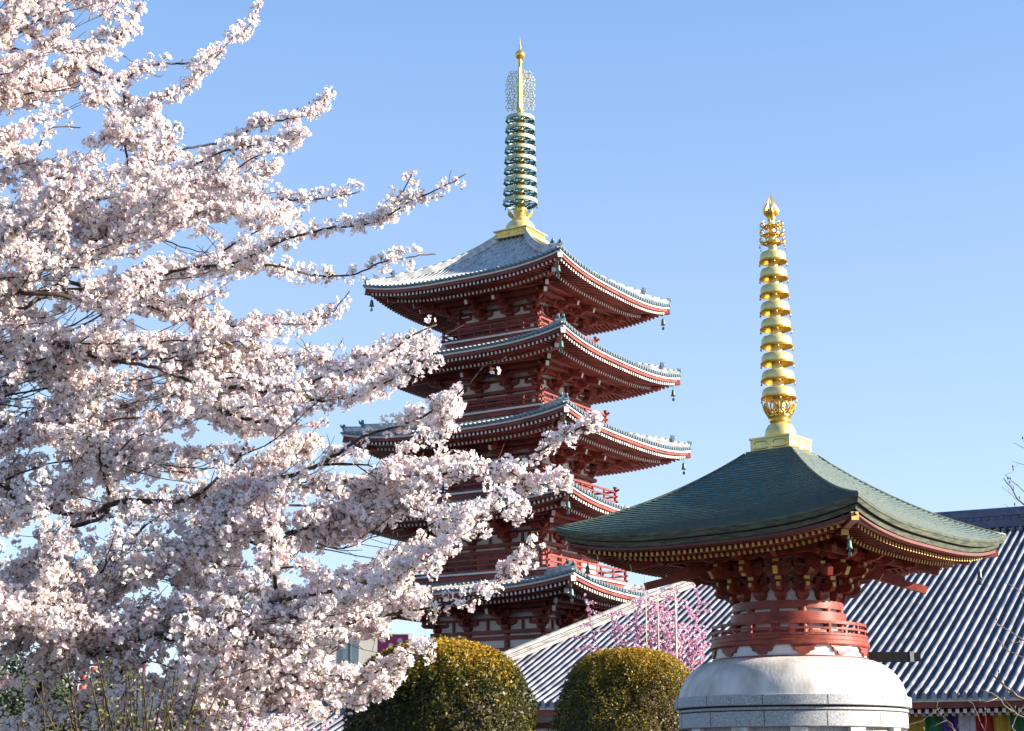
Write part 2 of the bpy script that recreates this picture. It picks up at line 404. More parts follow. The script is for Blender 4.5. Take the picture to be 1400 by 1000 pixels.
for s in range(5):
    wv = WB[s]; ze = ZT[s] - LIFT; zf = ZF[s]
    zb = ze - (1.78 if s else 2.05)
    # --- storey wall core (plaster) with beams
    mb = MB()
    mb.box((0, 0, (zf + ze + 0.2) / 2), (2 * wv - 0.12, 2 * wv - 0.12, ze + 0.2 - zf), 0)
    cp = [-wv + 0.2, -wv * 0.36, wv * 0.36, wv - 0.2]
    for k in range(4):
        def B(x0, x1, z, ht, dp, m): 
            c = rotz(((x0 + x1) / 2, -wv + 0.05 - dp / 2 + 0.02, z), k); d = (x1 - x0, dp, ht) if k % 2 == 0 else (dp, x1 - x0, ht); mb.box(c, d, m)
        B(-wv - 0.15, wv + 0.15, zb - 0.09, 0.2, 0.42, 1)       # head plate
        B(-wv - 0.05, wv + 0.05, zb - 0.47, 0.24, 0.2, 1)       # tie beam
        if s == 0:
            B(-wv, wv, zb - 1.22, 0.3, 0.22, 1); B(-wv, wv, zb - 4.2, 0.3, 0.22, 1)
        if zb - zf > 1.7: B(-wv, wv, zf + 0.16, 0.3, 0.22, 1)
        B(-wv, wv, zb + 0.72, 0.16, 0.12, 1); B(-wv, wv, zb + 1.20, 0.2, 0.14, 1)
        for i in range(3):                                       # short struts between the brackets
            xm = (cp[i] + cp[i + 1]) / 2
            if s in (0, 1): B(xm - 0.08, xm + 0.08, zb + 0.33, 0.66, 0.13, 1)
    st = mb.build('storey_wall', [PLASTER, RED], pag)
    for k in range(4):
        for i in range(3):
            a0, a1 = cp[i] + 0.2, cp[i + 1] - 0.2; zt = zb - (0.62 if s else 1.40); z0 = zf + (0.32 if s else 0.5)
            if zt - z0 < 0.15: continue
            pm = MB(); yy = -wv + 0.03
            if i == 1:
                x = (a0 + a1) / 2; hw = (a1 - a0) / 2
                pm.box(rotz((x, yy, (zt + z0) / 2), k), ((2 * hw, 0.08, zt - z0) if k % 2 == 0 else (0.08, 2 * hw, zt - z0)), 1 if s == 0 else 0)
                for xx in (a0 + 0.06, x, a1 - 0.06): pm.box(rotz((xx, yy - 0.055, (zt + z0) / 2), k), ((0.12, 0.05, zt - z0) if k % 2 == 0 else (0.05, 0.12, zt - z0)), 0)
                if s == 0:
                    for xx in (a0 - 0.09, a1 + 0.09): pm.box(rotz((xx, yy - 0.02, (zt + z0) / 2), k), ((0.14, 0.1, zt - z0) if k % 2 == 0 else (0.1, 0.14, zt - z0)), 2)
                pm.build('door', [RED, GREENDOOR, WHITE], st)
            else:
                x = (a0 + a1) / 2; hw = (a1 - a0) / 2
                pm.box(rotz((x, yy + 0.02, (zt + z0) / 2), k), ((2 * hw, 0.05, zt - z0) if k % 2 == 0 else (0.05, 2 * hw, zt - z0)), 0)
                nb = max(2, int((zt - z0) / 0.34))
                for q_ in range(nb + 1):
                    pm.box(rotz((x, yy - 0.03, z0 + (zt - z0) * q_ / nb), k), ((2 * hw, 0.06, 0.09) if k % 2 == 0 else (0.06, 2 * hw, 0.09)), 1)
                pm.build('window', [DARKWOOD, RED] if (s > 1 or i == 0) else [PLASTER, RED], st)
    # --- columns
    cm = MB(); cm.lathe([(0.19, 0), (0.2, (zb - zf) * 0.5), (0.18, zb - zf - 0.18)], n=14)
    c0 = None
    for k in range(4):
        for i in range(3):
            loc = rotz((cp[i], -wv + 0.0, zf), k)
            if c0 is None: c0 = cm.build('column', RED, st); c0.location = loc
            else: inst(c0, st, loc)
    # --- brackets
    sc = 1.0 if s else 1.12
    for k in range(4):
        rz = -math.pi / 2 + k * math.pi / 2
        for i in (1, 2): put(_b, 'b', st, rotz((cp[i], -wv - 0.02, zb + 0.01), k), rz, (1.0 + 0.02 * (4 - s), 1, sc))
        put(_bd, 'd', st, rotz((-wv + 0.12, -wv + 0.12, zb + 0.01), k), rz - math.pi / 4, (1.0 + 0.02 * (4 - s), 1, sc))
    # purlins carried by the brackets
    pm = MB(); qo = wv + 1.86 * (1 + 0.02 * (4 - s))
    for k in range(4):
        pm.beam(rotz((-qo - 0.6, -qo, zb + 1.42 * sc), k), rotz((qo + 0.6, -qo, zb + 1.42 * sc), k), 0.22, 0.24, 0)
        pm.beam(rotz((-wv - 0.9, -wv - 0.64, zb + 0.98 * sc), k), rotz((wv + 0.9, -wv - 0.64, zb + 0.98 * sc), k), 0.16, 0.18, 0)
        pm.beam(rotz((-wv - 1.3, -wv - 1.27, zb + 1.22 * sc), k), rotz((wv + 1.3, -wv - 1.27, zb + 1.22 * sc), k), 0.16, 0.18, 0)
        # coved boards closing the soffit between purlins
        vs = [rotz((-wv - 0.7, -wv - 0.6, zb + 1.10 * sc), k), rotz((wv + 0.7, -wv - 0.6, zb + 1.10 * sc), k), rotz((qo, -qo, zb + 1.56 * sc), k), rotz((-qo, -qo, zb + 1.56 * sc), k)]
        pm.add(vs, [(0, 1, 2, 3)], 1)
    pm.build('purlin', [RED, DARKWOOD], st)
    # --- roof
    if s < 4: rf = Roof(A[s], Q[s + 1] - 0.25, ze, ZF[s + 1] - 0.45 - ze, LIFT, lin=0.8)
    else: rf = Roof(A[s], 1.15, ze, 37.05 - ze, LIFT + 0.02, lin=0.5)
    ro = tile_roof(rf, pag)
    for k in range(4): hip_ridge(rf, k).build('hip_ridge', [TILE, TILE_EDGE], ro)
    eaves(rf, ro, wv, (RED, WHITE))
    for k in range(4):
        h = rf.a - 0.45; put(_bell, 'bell', ro, rotz((h, -h, rf.ze + rf.lift(h, 0.45) - 0.95), k), 0)
    # --- balcony of the storey
    if s > 0:
        q = Q[s]; bm = MB()
        bm.box((0, 0, zf - 0.06), (2 * q + 0.3, 2 * q + 0.3, 0.12), 1)
        bm.box((0, 0, zf - 0.27), (2 * q + 0.0, 2 * q + 0.0, 0.298), 0)
        bo = bm.build('balcony', [RED, WHITE], pag)
        railing(q, bo, zf)
# base platform
bm = MB(); bm.box((0, 0, 2.2), (15, 15, 4.4), 0); bm.box((0, 0, 4.5), (15.6, 15.6, 0.2), 1)
bm.build('base', [PLASTER, GRANITE], pag)

# --- spire
sp = MB()
sp.box((0, 0, 37.22), (2.9, 2.9, 0.14), 0); sp.box((0, 0, 37.5), (2.5, 2.5, 0.42), 0); sp.box((0, 0, 37.74), (2.75, 2.75, 0.07), 0)
for k in range(4):
    for x in (-0.6, 0.6):
        sp.box(rotz((x, -1.262, 37.5), k), (0.95, 0.03, 0.2) if k % 2 == 0 else (0.03, 0.95, 0.2), 1)
spire = sp.build('spire', [GOLDPALE, GOLD], pag)
d = MB(); d.lathes([[(1.02, 37.77), (1.04, 38.0), (0.98, 38.3), (0.82, 38.52), (0.5, 38.62)]], n=28); d.build('bowl', GOLDPALE, spire)
d = MB(); d.lathe([(0.35, 38.6), (0.55, 38.72), (0.6, 38.82), (0.4, 38.9), (0.38, 39.0)], n=24)
for i in range(8):
    a = i * math.pi / 4 + 0.2; c, s_ = math.cos(a), math.sin(a); t = Vector((-s_, c, 0)); o = Vector((c, s_, 0))
    P = [o * 0.5 - t * 0.15, o * 0.5 + t * 0.15, o * 0.72 + t * 0.24, o * 0.86 + t * 0.16, o * 0.95, o * 0.86 - t * 0.16, o * 0.72 - t * 0.24]; Z = [38.85, 38.85, 39.0, 39.2, 39.42, 39.2, 39.0]
    vs = [p + Vector((0, 0, z)) for p, z in zip(P, Z)]
    d.add(vs + [v - o * 0.04 for v in vs], [tuple(range(7)), tuple(range(13, 6, -1))], 0)
d.build('lotus_flower', GOLDPALE, spire)
d = MB(); d.lathe([(0.3, 38.9), (0.27, 42), (0.22, 46.9), (0.13, 50.2), (0.08, 51.0)], n=14); d.lathe([(0.34, 39.3), (0.42, 39.5), (0.34, 39.7)], n=16)
d.build('shaft', GOLD, spire)
for i in range(9):
    z = 40.02 + i * 0.775; r = 1.2 - 0.024 * i; h = 0.12
    d = MB()
    d.lathe([(r, -h), (r, h)], n=40, m=0); d.lathe([(r, h), (r - 0.07, h)], n=40, m=0, smooth=False); d.lathe([(r - 0.07, h), (r - 0.07, -h)], n=40, m=1); d.lathe([(r - 0.07, -h), (r, -h)], n=40, m=1, smooth=False)
    d.lathe([(0.36, -h), (0.36, h), (0.26, h)], n=16, m=0)
    d.lathe([(0.72, -h * .5), (0.72, h * .3), (0.68, h * .3), (0.68, -h * .5), (0.72, -h * .5)], n=28, m=1)
    for j in range(8):
        a = j * math.pi / 4; c, s_ = math.cos(a), math.sin(a)
        d.beam((0.34 * c, 0.34 * s_, 0), (0.71 * c, 0.71 * s_, 0), 0.05, h * 1.0, 1)
        a2 = a + 0.39
        d.beam((0.71 * c, 0.71 * s_, 0), ((r - .05) * c, (r - .05) * s_, 0), 0.05, h * 0.8, 1)
        d.lathe([(0.01, -h + 0.0), (0.03, -h - 0.05), (0.06, -h - 0.17), (0.0, -h - 0.14)], n=6, c=((r + .01) * c, (r + .01) * s_, 0), m=1)
    o = d.build('ring', [PATLIGHT, PATINA], spire); o.location = (0, 0, z)
# openwork flame: four plates of linked curls
for k in range(4):
    d = MB(); rr = 0.115
    for row in range(15):
        for c_ in range(5):
            x = 0.2 + c_ * 0.215 + (0.1 if row % 2 else 0.0); z = 47.0 + row * 0.205
            lim = 1.02 if z < 49.0 else 1.02 * math.sqrt(max(0, 1 - ((z - 49.0) / 1.15) ** 2))
            if x > lim: continue
            t0 = random.uniform(0, 6.28); r2 = rr * random.uniform(0.7, 1.15); x += random.uniform(-.03, .03)
            pts = [(x + r2 * (1 - 0.07 * j) * math.cos(t), random.uniform(-.02, .02), z + r2 * 1.25 * (1 - 0.07 * j) * math.sin(t)) for j, t in enumerate([t0 + j * 5.0 / 6 for j in range(7)])]
            d.tube(pts, 0.031, 4)
    o = d.build('flame_plate', mat('flame_gilding', (0.58, 0.54, 0.36), 0.45, 0.15, var=0.1) if k == 0 else MATS['flame_gilding'], spire); o.rotation_euler = (0, 0, k * math.pi / 2 + R(28))
d = MB(); d.lathe([(0.0, 50.82)] + [(0.35 * math.sin(t), 51.17 - 0.35 * math.cos(t)) for t in [i * math.pi / 10 for i in range(1, 10)]] + [(0.06, 51.55), (0.07, 51.7), (0.03, 52.1), (0.0, 52.6)], n=18)
d.lathe([(0.1, 50.5), (0.18, 50.6), (0.1, 50.7)], n=12)
d.build('jewel', GOLD, spire)

# ================================================================== STUPA
STU = (5.13, 30.0, 0.0)
stu = thing('stupa', 'white domed stupa with a green copper roof and golden spire, in front', 'stupa', STU, R(6.4 - 90 + 45))
A1 = 3.08; rf = Roof(A1, 0.50, 5.73, 1.74, 0.28, lin=0.62, p=1.2)
# shingled roof: courses of separate shingles
mb = MB(); NC = 36
for k in range(4):
    for j in range(NC):
        d0 = (A1 - 0.5) * j / NC; d1 = (A1 - 0.5) * (j + 1) / NC + 0.012
        h0 = A1 - d0; n = max(3, int(2 * h0 / 0.13)); off = random.random()
        xs = sorted(set([-1, 1] + [max(-1, min(1, -1 + 2 * (i + off) / n)) for i in range(n)]))
        for i in range(len(xs) - 1):
            j_ = random.uniform(-0.0015, 0.002); dd = random.uniform(-0.003, 0.003) if j else 0; vs = []
            for (u, dd_, ex) in ((xs[i], d0 + dd, 0.024), (xs[i + 1], d0 + dd, 0.024), (xs[i + 1], min(d1, A1 - .5), -0.002), (xs[i], min(d1, A1 - .5), -0.002)):
                h = A1 - dd_; vs.append(side_pt(k, u * h, dd_, A1, rf.z(u * h, max(0, dd_)) + ex + j_))
            b = [(v[0], v[1], v[2] - 0.026) for v in vs[:2]]
            tn = min(1, max(0, random.gauss(0.5, 0.22)))
            mb.add(vs, [(0, 1, 2, 3)], 0, False, tn); mb.add(vs[:2] + b, [(2, 3, 1, 0)], 1, False, tn)
ro = mb.build('shingle_roof', [COPPER, mat('shingle_edge_shade', (0.034, 0.058, 0.052), 0.6, var=0.2)], stu)  # butt faces darker than the copper: shadow lines between courses put into colour
# layered copper eave edge
ed = MB(); nu = 36
def layer(d0, z0, d1, z1, m):
    for k in range(4):
        vs = []
        for i in range(nu + 1):
            u = -1 + 2 * i / nu
            for (dd, zz) in ((d0, z0), (d1, z1)):
                h = A1 - dd; vs.append(side_pt(k, u * h, dd, A1, rf.ze + rf.lift(u * A1, 0) + zz))
        ed.add(vs, [(2 * i, 2 * i + 1, 2 * i + 3, 2 * i + 2) for i in range(nu)], m)
for L in ((0.0, 0.012, 0.01, -0.045, 0), (0.01, -0.045, 0.02, -0.047, 1), (0.02, -0.047, 0.045, -0.125, 0), (0.045, -0.125, 0.13, -0.127, 1), (0.13, -0.127, 0.13, -0.145, 1), (0.13, -0.145, 0.105, -0.147, 1),
          (0.105, -0.147, 0.13, -0.225, 0), (0.13, -0.225, 0.30, -0.227, 1)): layer(*L)
ed.build('eave_edge', [COPPERD, JOINT], ro)
eaves(rf, ro, 1.0, (RED2, YELLOW), sp=0.115, rw=0.05, sc=0.42, thick=0.227, d_f=0.30, d_b=0.70, z_f=-0.345, z_b=-0.40, white_m=DARKWOOD, slope_b=0.34, d_s=0.11)  # eave strip takes the darker timber, under-eave shade put into its colour
# hip crease
hp = MB()
for k in range(4):
    P = [rotz((A1 - d, -(A1 - d), rf.z(A1 - d, d) + 0.012), k) for d in [0.02 + (A1 - 0.52) * i / 16 for i in range(17)]]
    hp.tube(P, 0.028, 6)
hp.build('hip_ridge', COPPERD, ro)
_sb = bell_mb(0.5).build('wind_bell', BRONZE, ro); h = A1 - 0.42
for k in range(4):
    loc = rotz((h, -h, rf.ze + rf.lift(h, .42) - 0.62), k)
    if k == 0: _sb.location = loc
    else: inst(_sb, ro, loc)

# drum
dr = MB()
dr.lathe([(0.93, 3.7), (0.93, 5.75)], n=48, m=1)
dr.lathes([[(0.93, 4.50), (1.02, 4.50)], [(1.02, 4.50), (1.02, 4.64)], [(1.02, 4.64), (0.9, 4.64)], [(0.93, 4.24), (1.06, 4.24)], [(1.06, 4.24), (1.06, 4.44)], [(1.06, 4.44), (0.93, 4.44)],
           [(0.93, 3.99), (1.0, 3.99)], [(1.0, 3.99), (1.0, 4.12)], [(1.0, 4.12), (0.93, 4.12)]], n=60, m=0)
drum = dr.build('drum', [RED2, PLASTER], stu)
colm = MB(); colm.lathe([(0.075, 3.85), (0.075, 4.52)], n=10)
for i in range(12):
    a = i * math.pi / 6 + math.pi / 12; loc = (0.96 * math.cos(a), 0.96 * math.sin(a), 0)
    if i == 0: c0 = colm.build('column', RED2, drum); c0.location = loc
    else: inst(c0, drum, loc)
# radial brackets
def rbr(reach_end, corner):
    mb = MB(); reach = [0.28, 0.58, 0.90]
    block(mb, (0.0, 0, 0.07), 0.22, 0.15, 0)
    for k in range(3):
        z = 0.20 + 0.27 * k; x = reach[k]
        arm(mb, (-0.08, 0, z), (x + 0.10, 0, z), 0.095, 0.15, 0)
        block(mb, (x, 0, z + 0.135), 0.14, 0.11, 0); mb.box((x + 0.101, 0, z + 0.035), (0.008, 0.06, 0.07), 1); mb.box((x + 0.071, 0, z + 0.15), (0.006, 0.10, 0.06), 1)
        xs = (0.02 if k == 0 else reach[k - 1]); ln = (0.18, 0.24, 0.32)[k]
        arm(mb, (xs, -ln, z), (xs, ln, z), 0.09, 0.15, 0)
        for y in (-ln + 0.07, ln - 0.07): block(mb, (xs, y, z + 0.135), 0.14, 0.11, 0)
        for y in (-ln - 0.004, ln + 0.004): mb.box((xs, y, z + 0.035), (0.05, 0.008, 0.06), 1)
    arm(mb, (reach[2], -0.36, 0.99), (reach[2], 0.36, 0.99), 0.09, 0.14, 0)
    zz = 4.66
    mb.beam((-0.05, 0, 5.62 - zz), (reach_end, 0, 5.10 - zz), 0.085, 0.16, 0, 1)
    if corner:
        mb.beam((-0.05, 0, 5.42 - zz), (1.72, 0, 4.95 - zz), 0.09, 0.14, 0, 0)
        mb.beam((-0.05, 0, 5.80 - zz), (1.98, 0, 5.30 - zz), 0.09, 0.14, 0, 0)
    return mb
pr = {}
for i in range(16):
    a = i * math.pi / 8; key = i % 4 if i % 4 != 3 else 1; key = 1 if i % 2 else key
    corner = key == 2; re_ = 1.60 / max(abs(math.cos(a)), abs(math.sin(a))) - 0.97
    loc = (0.97 * math.cos(a), 0.97 * math.sin(a), 4.66)
    if key not in pr: pr[key] = rbr(re_, corner).build('corner_bracket' if corner else 'bracket', [RED2, YELLOW], drum); o = pr[key]; o.location = loc; o.rotation_euler = (0, 0, a)
    else: inst(pr[key], drum, loc, a)
# wall plaster bells come from the gaps between brackets; square purlin frame
pm = MB()
for qo, zz in ((1.62, 5.42), (1.25, 5.62)):
    for k in range(4): pm.beam(rotz((-qo - 0.25, -qo, zz), k), rotz((qo + 0.25, -qo, zz), k), 0.09, 0.11, 0)
pm.build('purlin', RED2, drum)

# round balcony with cloud brackets over a white band
bl = MB()
bl.lathes([[(1.39, 3.58), (1.39, 3.84)]], n=60, m=1)
bl.lathes([[(1.36, 3.635), (1.425, 3.635)], [(1.425, 3.59), (1.425, 3.635)], [(1.0, 3.815), (1.44, 3.815)], [(1.44, 3.815), (1.455, 3.84)], [(1.455, 3.84), (1.455, 3.90)], [(1.455, 3.90), (1.43, 3.915)], [(1.43, 3.915), (1.43, 3.98)], [(1.43, 3.98), (0.9, 3.985)]], n=72, m=0)
balc = bl.build('round_balcony', [RED2, PLASTER], stu)
cl = MB()   # cloud-shaped bracket, curved to the drum
prof = [(-0.06, 0.03), (0.06, 0.03), (0.095, 0.06), (0.095, 0.11), (0.13, 0.10), (0.175, 0.12), (0.195, 0.165), (0.18, 0.20), (0.215, 0.215), (0.235, 0.27), (-0.235, 0.27), (-0.215, 0.215), (-0.18, 0.20), (-0.195, 0.165), (-0.175, 0.12), (-0.13, 0.10), (-0.095, 0.11), (-0.095, 0.06)]
f_, b_ = [], []
for x, z in prof:
    an = x / 1.40; f_.append((1.43 * math.cos(an), 1.43 * math.sin(an), 3.632 + z * 0.68)); b_.append((1.38 * math.cos(an), 1.38 * math.sin(an), 3.632 + z * 0.68))
n = len(prof)
cl.add(f_ + b_, [tuple(range(n)), tuple(range(2 * n - 1, n - 1, -1))] + [(i, n + i, n + (i + 1) % n, (i + 1) % n) for i in range(n)])
for i in range(12):
    a = i * math.pi / 6 + 0.16
    if i == 0: c0 = cl.build('cloud_bracket', RED2, balc); c0.rotation_euler = (0, 0, a)
    else: inst(c0, balc, (0, 0, 0), a)
rl = MB()
for z, r_, hh in ((4.215, 1.39, 0.026), (4.11, 1.40, 0.018), (4.01, 1.41, 0.022)):
    rl.lathe([(r_ - 0.025, z - hh), (r_ + 0.025, z - hh), (r_ + 0.025, z + hh), (r_ - 0.025, z + hh), (r_ - 0.025, z - hh)], n=72, smooth=False)
for i in range(24):
    a = i * math.pi / 12; c, s_ = math.cos(a), math.sin(a)
    rl.box((1.39 * c, 1.39 * s_, 3.98 + (0.12 if i % 2 == 0 else 0.065)), (0.05, 0.05, 0.24 if i % 2 == 0 else 0.13), 0, Matrix.Rotation(a, 3, 'Z'))
rl.build('railing', RED2, balc)
# dome and granite courses
dm = MB(); dm.lathe([(1.34, 3.615), (1.42, 3.605), (1.54, 3.58), (1.68, 3.52), (1.80, 3.435), (1.91, 3.32), (1.99, 3.19), (2.045, 3.06), (2.075, 2.92)], n=96)
dome = dm.build('dome', DOME, stu)
gr = MB()
def ringc(r, z1, z0, lip=0.012):
    gr.lathes([[(r - 0.15, z1), (r - lip, z1)], [(r - lip, z1), (r, z1 - lip)], [(r, z1 - lip), (r, z0 + lip)], [(r, z0 + lip), (r - lip, z0)], [(r - lip, z0), (r - 0.3, z0)]], n=96)
ringc(2.14, 2.93, 2.745); ringc(2.085, 2.715, 2.665); ringc(2.065, 2.65, 2.385); ringc(2.20, 1.3, 1.1); ringc(2.5, 0.45, 0.0)
for i in range(12):
    a = R(-38.6 + 0) * 0 + i * math.pi / 6 + R(38.6 - 90 - 15 + 22); c, s_ = math.cos(a), math.sin(a)
    for r_, z1, z0 in ((2.14, 2.915, 2.76), (2.065, 2.635, 2.40)):
        gr.box(((r_ - 0.018) * c, (r_ - 0.018) * s_, (z1 + z0) / 2), (0.04, 0.014, z1 - z0), 1, Matrix.Rotation(a, 3, 'Z'))
gr.lathe([(2.01, 2.76), (2.01, 2.6)], n=96, m=1)
gr.build('granite_course', [GRANITE, JOINT], stu)
wl = MB(); wl.lathe([(1.93, 2.4), (1.93, 1.2)], n=72, m=0); wl.lathe([(2.35, 1.2), (2.35, 0.3)], n=72, m=1)
for i in range(12):
    a = i * math.pi / 6 + R(2); wl.box((1.95 * math.cos(a), 1.95 * math.sin(a), 1.79), (0.16, 0.3, 1.18), 1, Matrix.Rotation(a, 3, 'Z'))
wl.build('base_wall', [GRANITE, DOME], stu)

# golden spire of the stupa
sx = MB()
sx.box((0, 0, 7.45), (1.06, 1.06, 0.05), 2); sx.box((0, 0, 7.50), (0.98, 0.98, 0.05), 2)
sx.box((0, 0, 7.64), (0.84, 0.84, 0.24), 0); sx.box((0, 0, 7.77), (0.88, 0.88, 0.035), 0)
for k in range(4):
    for x in (-0.2, 0.2):
        pr_ = [(-0.165, -0.06), (-0.165, 0.02), (-0.12, 0.075), (0.0, 0.085), (0.12, 0.075), (0.165, 0.02), (0.165, -0.06), (0.12, -0.085), (-0.12, -0.085)]
        P = [rotz((x + a, -0.424, 7.64 + b), k) for a, b in pr_]; P2 = [rotz((x + a * .88, -0.430, 7.64 + b * .82), k) for a, b in pr_]; P3 = [rotz((x + a * .82, -0.421, 7.64 + b * .72), k) for a, b in pr_]
        m_ = len(pr_)
        sx.add(P + P2, [(i, (i + 1) % m_, m_ + (i + 1) % m_, m_ + i) for i in range(m_)], 1)
        sx.add(P2 + P3, [(i, (i + 1) % m_, m_ + (i + 1) % m_, m_ + i) for i in range(m_)], 1)
sspire = sx.build('spire', [GOLDPALE, GOLD, COPPERD], stu)
d = MB(); d.lathe([(0.285, 7.79), (0.295, 7.87), (0.28, 7.97), (0.23, 8.06), (0.14, 8.10)], n=36); d.build('bowl', GOLDPALE, sspire)
d = MB(); d.lathe([(0.15, 8.08), (0.19, 8.12), (0.20, 8.15), (0.16, 8.17), (0.2, 8.2), (0.225, 8.25), (0.17, 8.29), (0.06, 8.29)], n=32)
for i in range(8):
    a = i * math.pi / 4 + 0.1; c, s_ = math.cos(a), math.sin(a); o = Vector((c, s_, 0)); t = Vector((-s_, c, 0)); u = (o * 0.38 + Vector((0, 0, 1))).normalized()
    ctr = o * 0.255 + Vector((0, 0, 8.39))
    d.tube([ctr + (t * math.sin(q) * 0.062 - u * math.cos(q) * 0.095) for q in [0.25 + j * 5.8 / 10 for j in range(11)]], 0.020, 6)
    d.tube([o * 0.215 + Vector((0, 0, 8.22)), o * 0.235 + Vector((0, 0, 8.31))], 0.024, 6)
    a += math.pi / 8; o = Vector((math.cos(a), math.sin(a), 0))
    d.tube([o * 0.215 + Vector((0, 0, 8.25)), o * 0.29 + Vector((0, 0, 8.38)), o * 0.33 + Vector((0, 0, 8.53))], [0.02, 0.017, 0.006], 5)
d.build('lotus_crown', GOLD, sspire)
d = MB(); d.lathe([(0.115, 8.25), (0.11, 9.5), (0.095, 11.2), (0.085, 11.7), (0.06, 12.25)], n=20); d.build('shaft', GOLDPALE, sspire)
for i in range(9):
    z = 8.565 + i * 0.344; r = 0.335 - 0.0085 * i; d = MB()
    d.lathe([(0.11, 0.235), (r * 0.66, 0.23), (r * 0.84, 0.21), (r * 0.93, 0.165), (r * 0.95, 0.11), (r * 0.94, 0.06)], n=36, m=0)
    d.lathe([(r * 0.94, 0.06), (r * 1.02, 0.045), (r * 1.02, 0.02), (r * 0.93, 0.015)], n=36, m=1)
    d.lathe([(r * 0.93, 0.015), (r * 0.84, 0.10), (r * 0.6, 0.14), (0.1, 0.12)], n=36, m=1)
    for j in range(4):
        a = j * math.pi / 2 + 0.6; d.lathe([(0.004, 0.015), (0.012, -0.01), (0.022, -0.06), (0.0, -0.055)], n=6, c=(r * 0.98 * math.cos(a), r * .98 * math.sin(a), 0), m=1)
    o = d.build('ring', [GOLDPALE, GOLD], sspire); o.location = (0, 0, z)
for i in range(3):
    z = 11.72 + i * 0.17; r = 0.225 - 0.012 * i; d = MB()
    d.lathe([(0.08, 0.0), (r * 0.75, -0.01), (r * 0.85, 0.02), (r * 0.6, 0.05), (0.08, 0.055)], n=24)
    for j in range(8):
        a = j * math.pi / 4 + 0.2 * i; o = Vector((math.cos(a), math.sin(a), 0))
        d.tube([o * (r * .75) + Vector((0, 0, 0.01)), o * (r * 1.02) + Vector((0, 0, 0.03)), o * (r * 1.12) + Vector((0, 0, 0.08)), o * (r * 1.0) + Vector((0, 0, 0.115)), o * (r * 0.88) + Vector((0, 0, 0.09))], [0.018, 0.016, 0.014, 0.012, 0.008], 5)
        d.tube([o * (r * 1.13) + Vector((0, 0, 0.06)), o * (r * 1.14) + Vector((0, 0, -0.05))], 0.004, 3)
        d.lathe([(0.004, -0.05), (0.018, -0.1), (0.0, -0.095)], n=6, c=tuple(o * r * 1.14))
    o = d.build('canopy_tier', GOLD, sspire); o.location = (0, 0, z)
d = MB()
d.lathe([(0.0, 12.33)] + [(0.06 * math.sin(t), 12.39 - 0.06 * math.cos(t)) for t in [i * math.pi / 8 for i in range(1, 8)]] + [(0.012, 12.49), (0.0, 12.6)], n=16)
d.lathe([(0.07, 12.2), (0.09, 12.26), (0.06, 12.33), (0.03, 12.34)], n=14)
d.build('jewel', GOLD, sspire)
d = MB()
for k in range(2):
    for sgn in (-1, 1):
        for j in range(7):
            t = j / 6; p0 = Vector((sgn * 0.03, 0, 12.24 + 0.10 * t)); p1 = Vector((sgn * (0.13 - 0.06 * t * t), 0, 12.33 + 0.20 * t)); p2 = Vector((sgn * (0.17 - 0.16 * t ** 1.5), 0, 12.46 + 0.28 * t))
            P = [p0, p1, p2]
            if k: P = [Vector((-p.y, p.x, p.z)) for p in P]
            d.tube(P, [0.012, 0.014, 0.003], 4)
o = d.build('flame_halo', GOLD, sspire); o.rotation_euler = (0, 0, R(38))

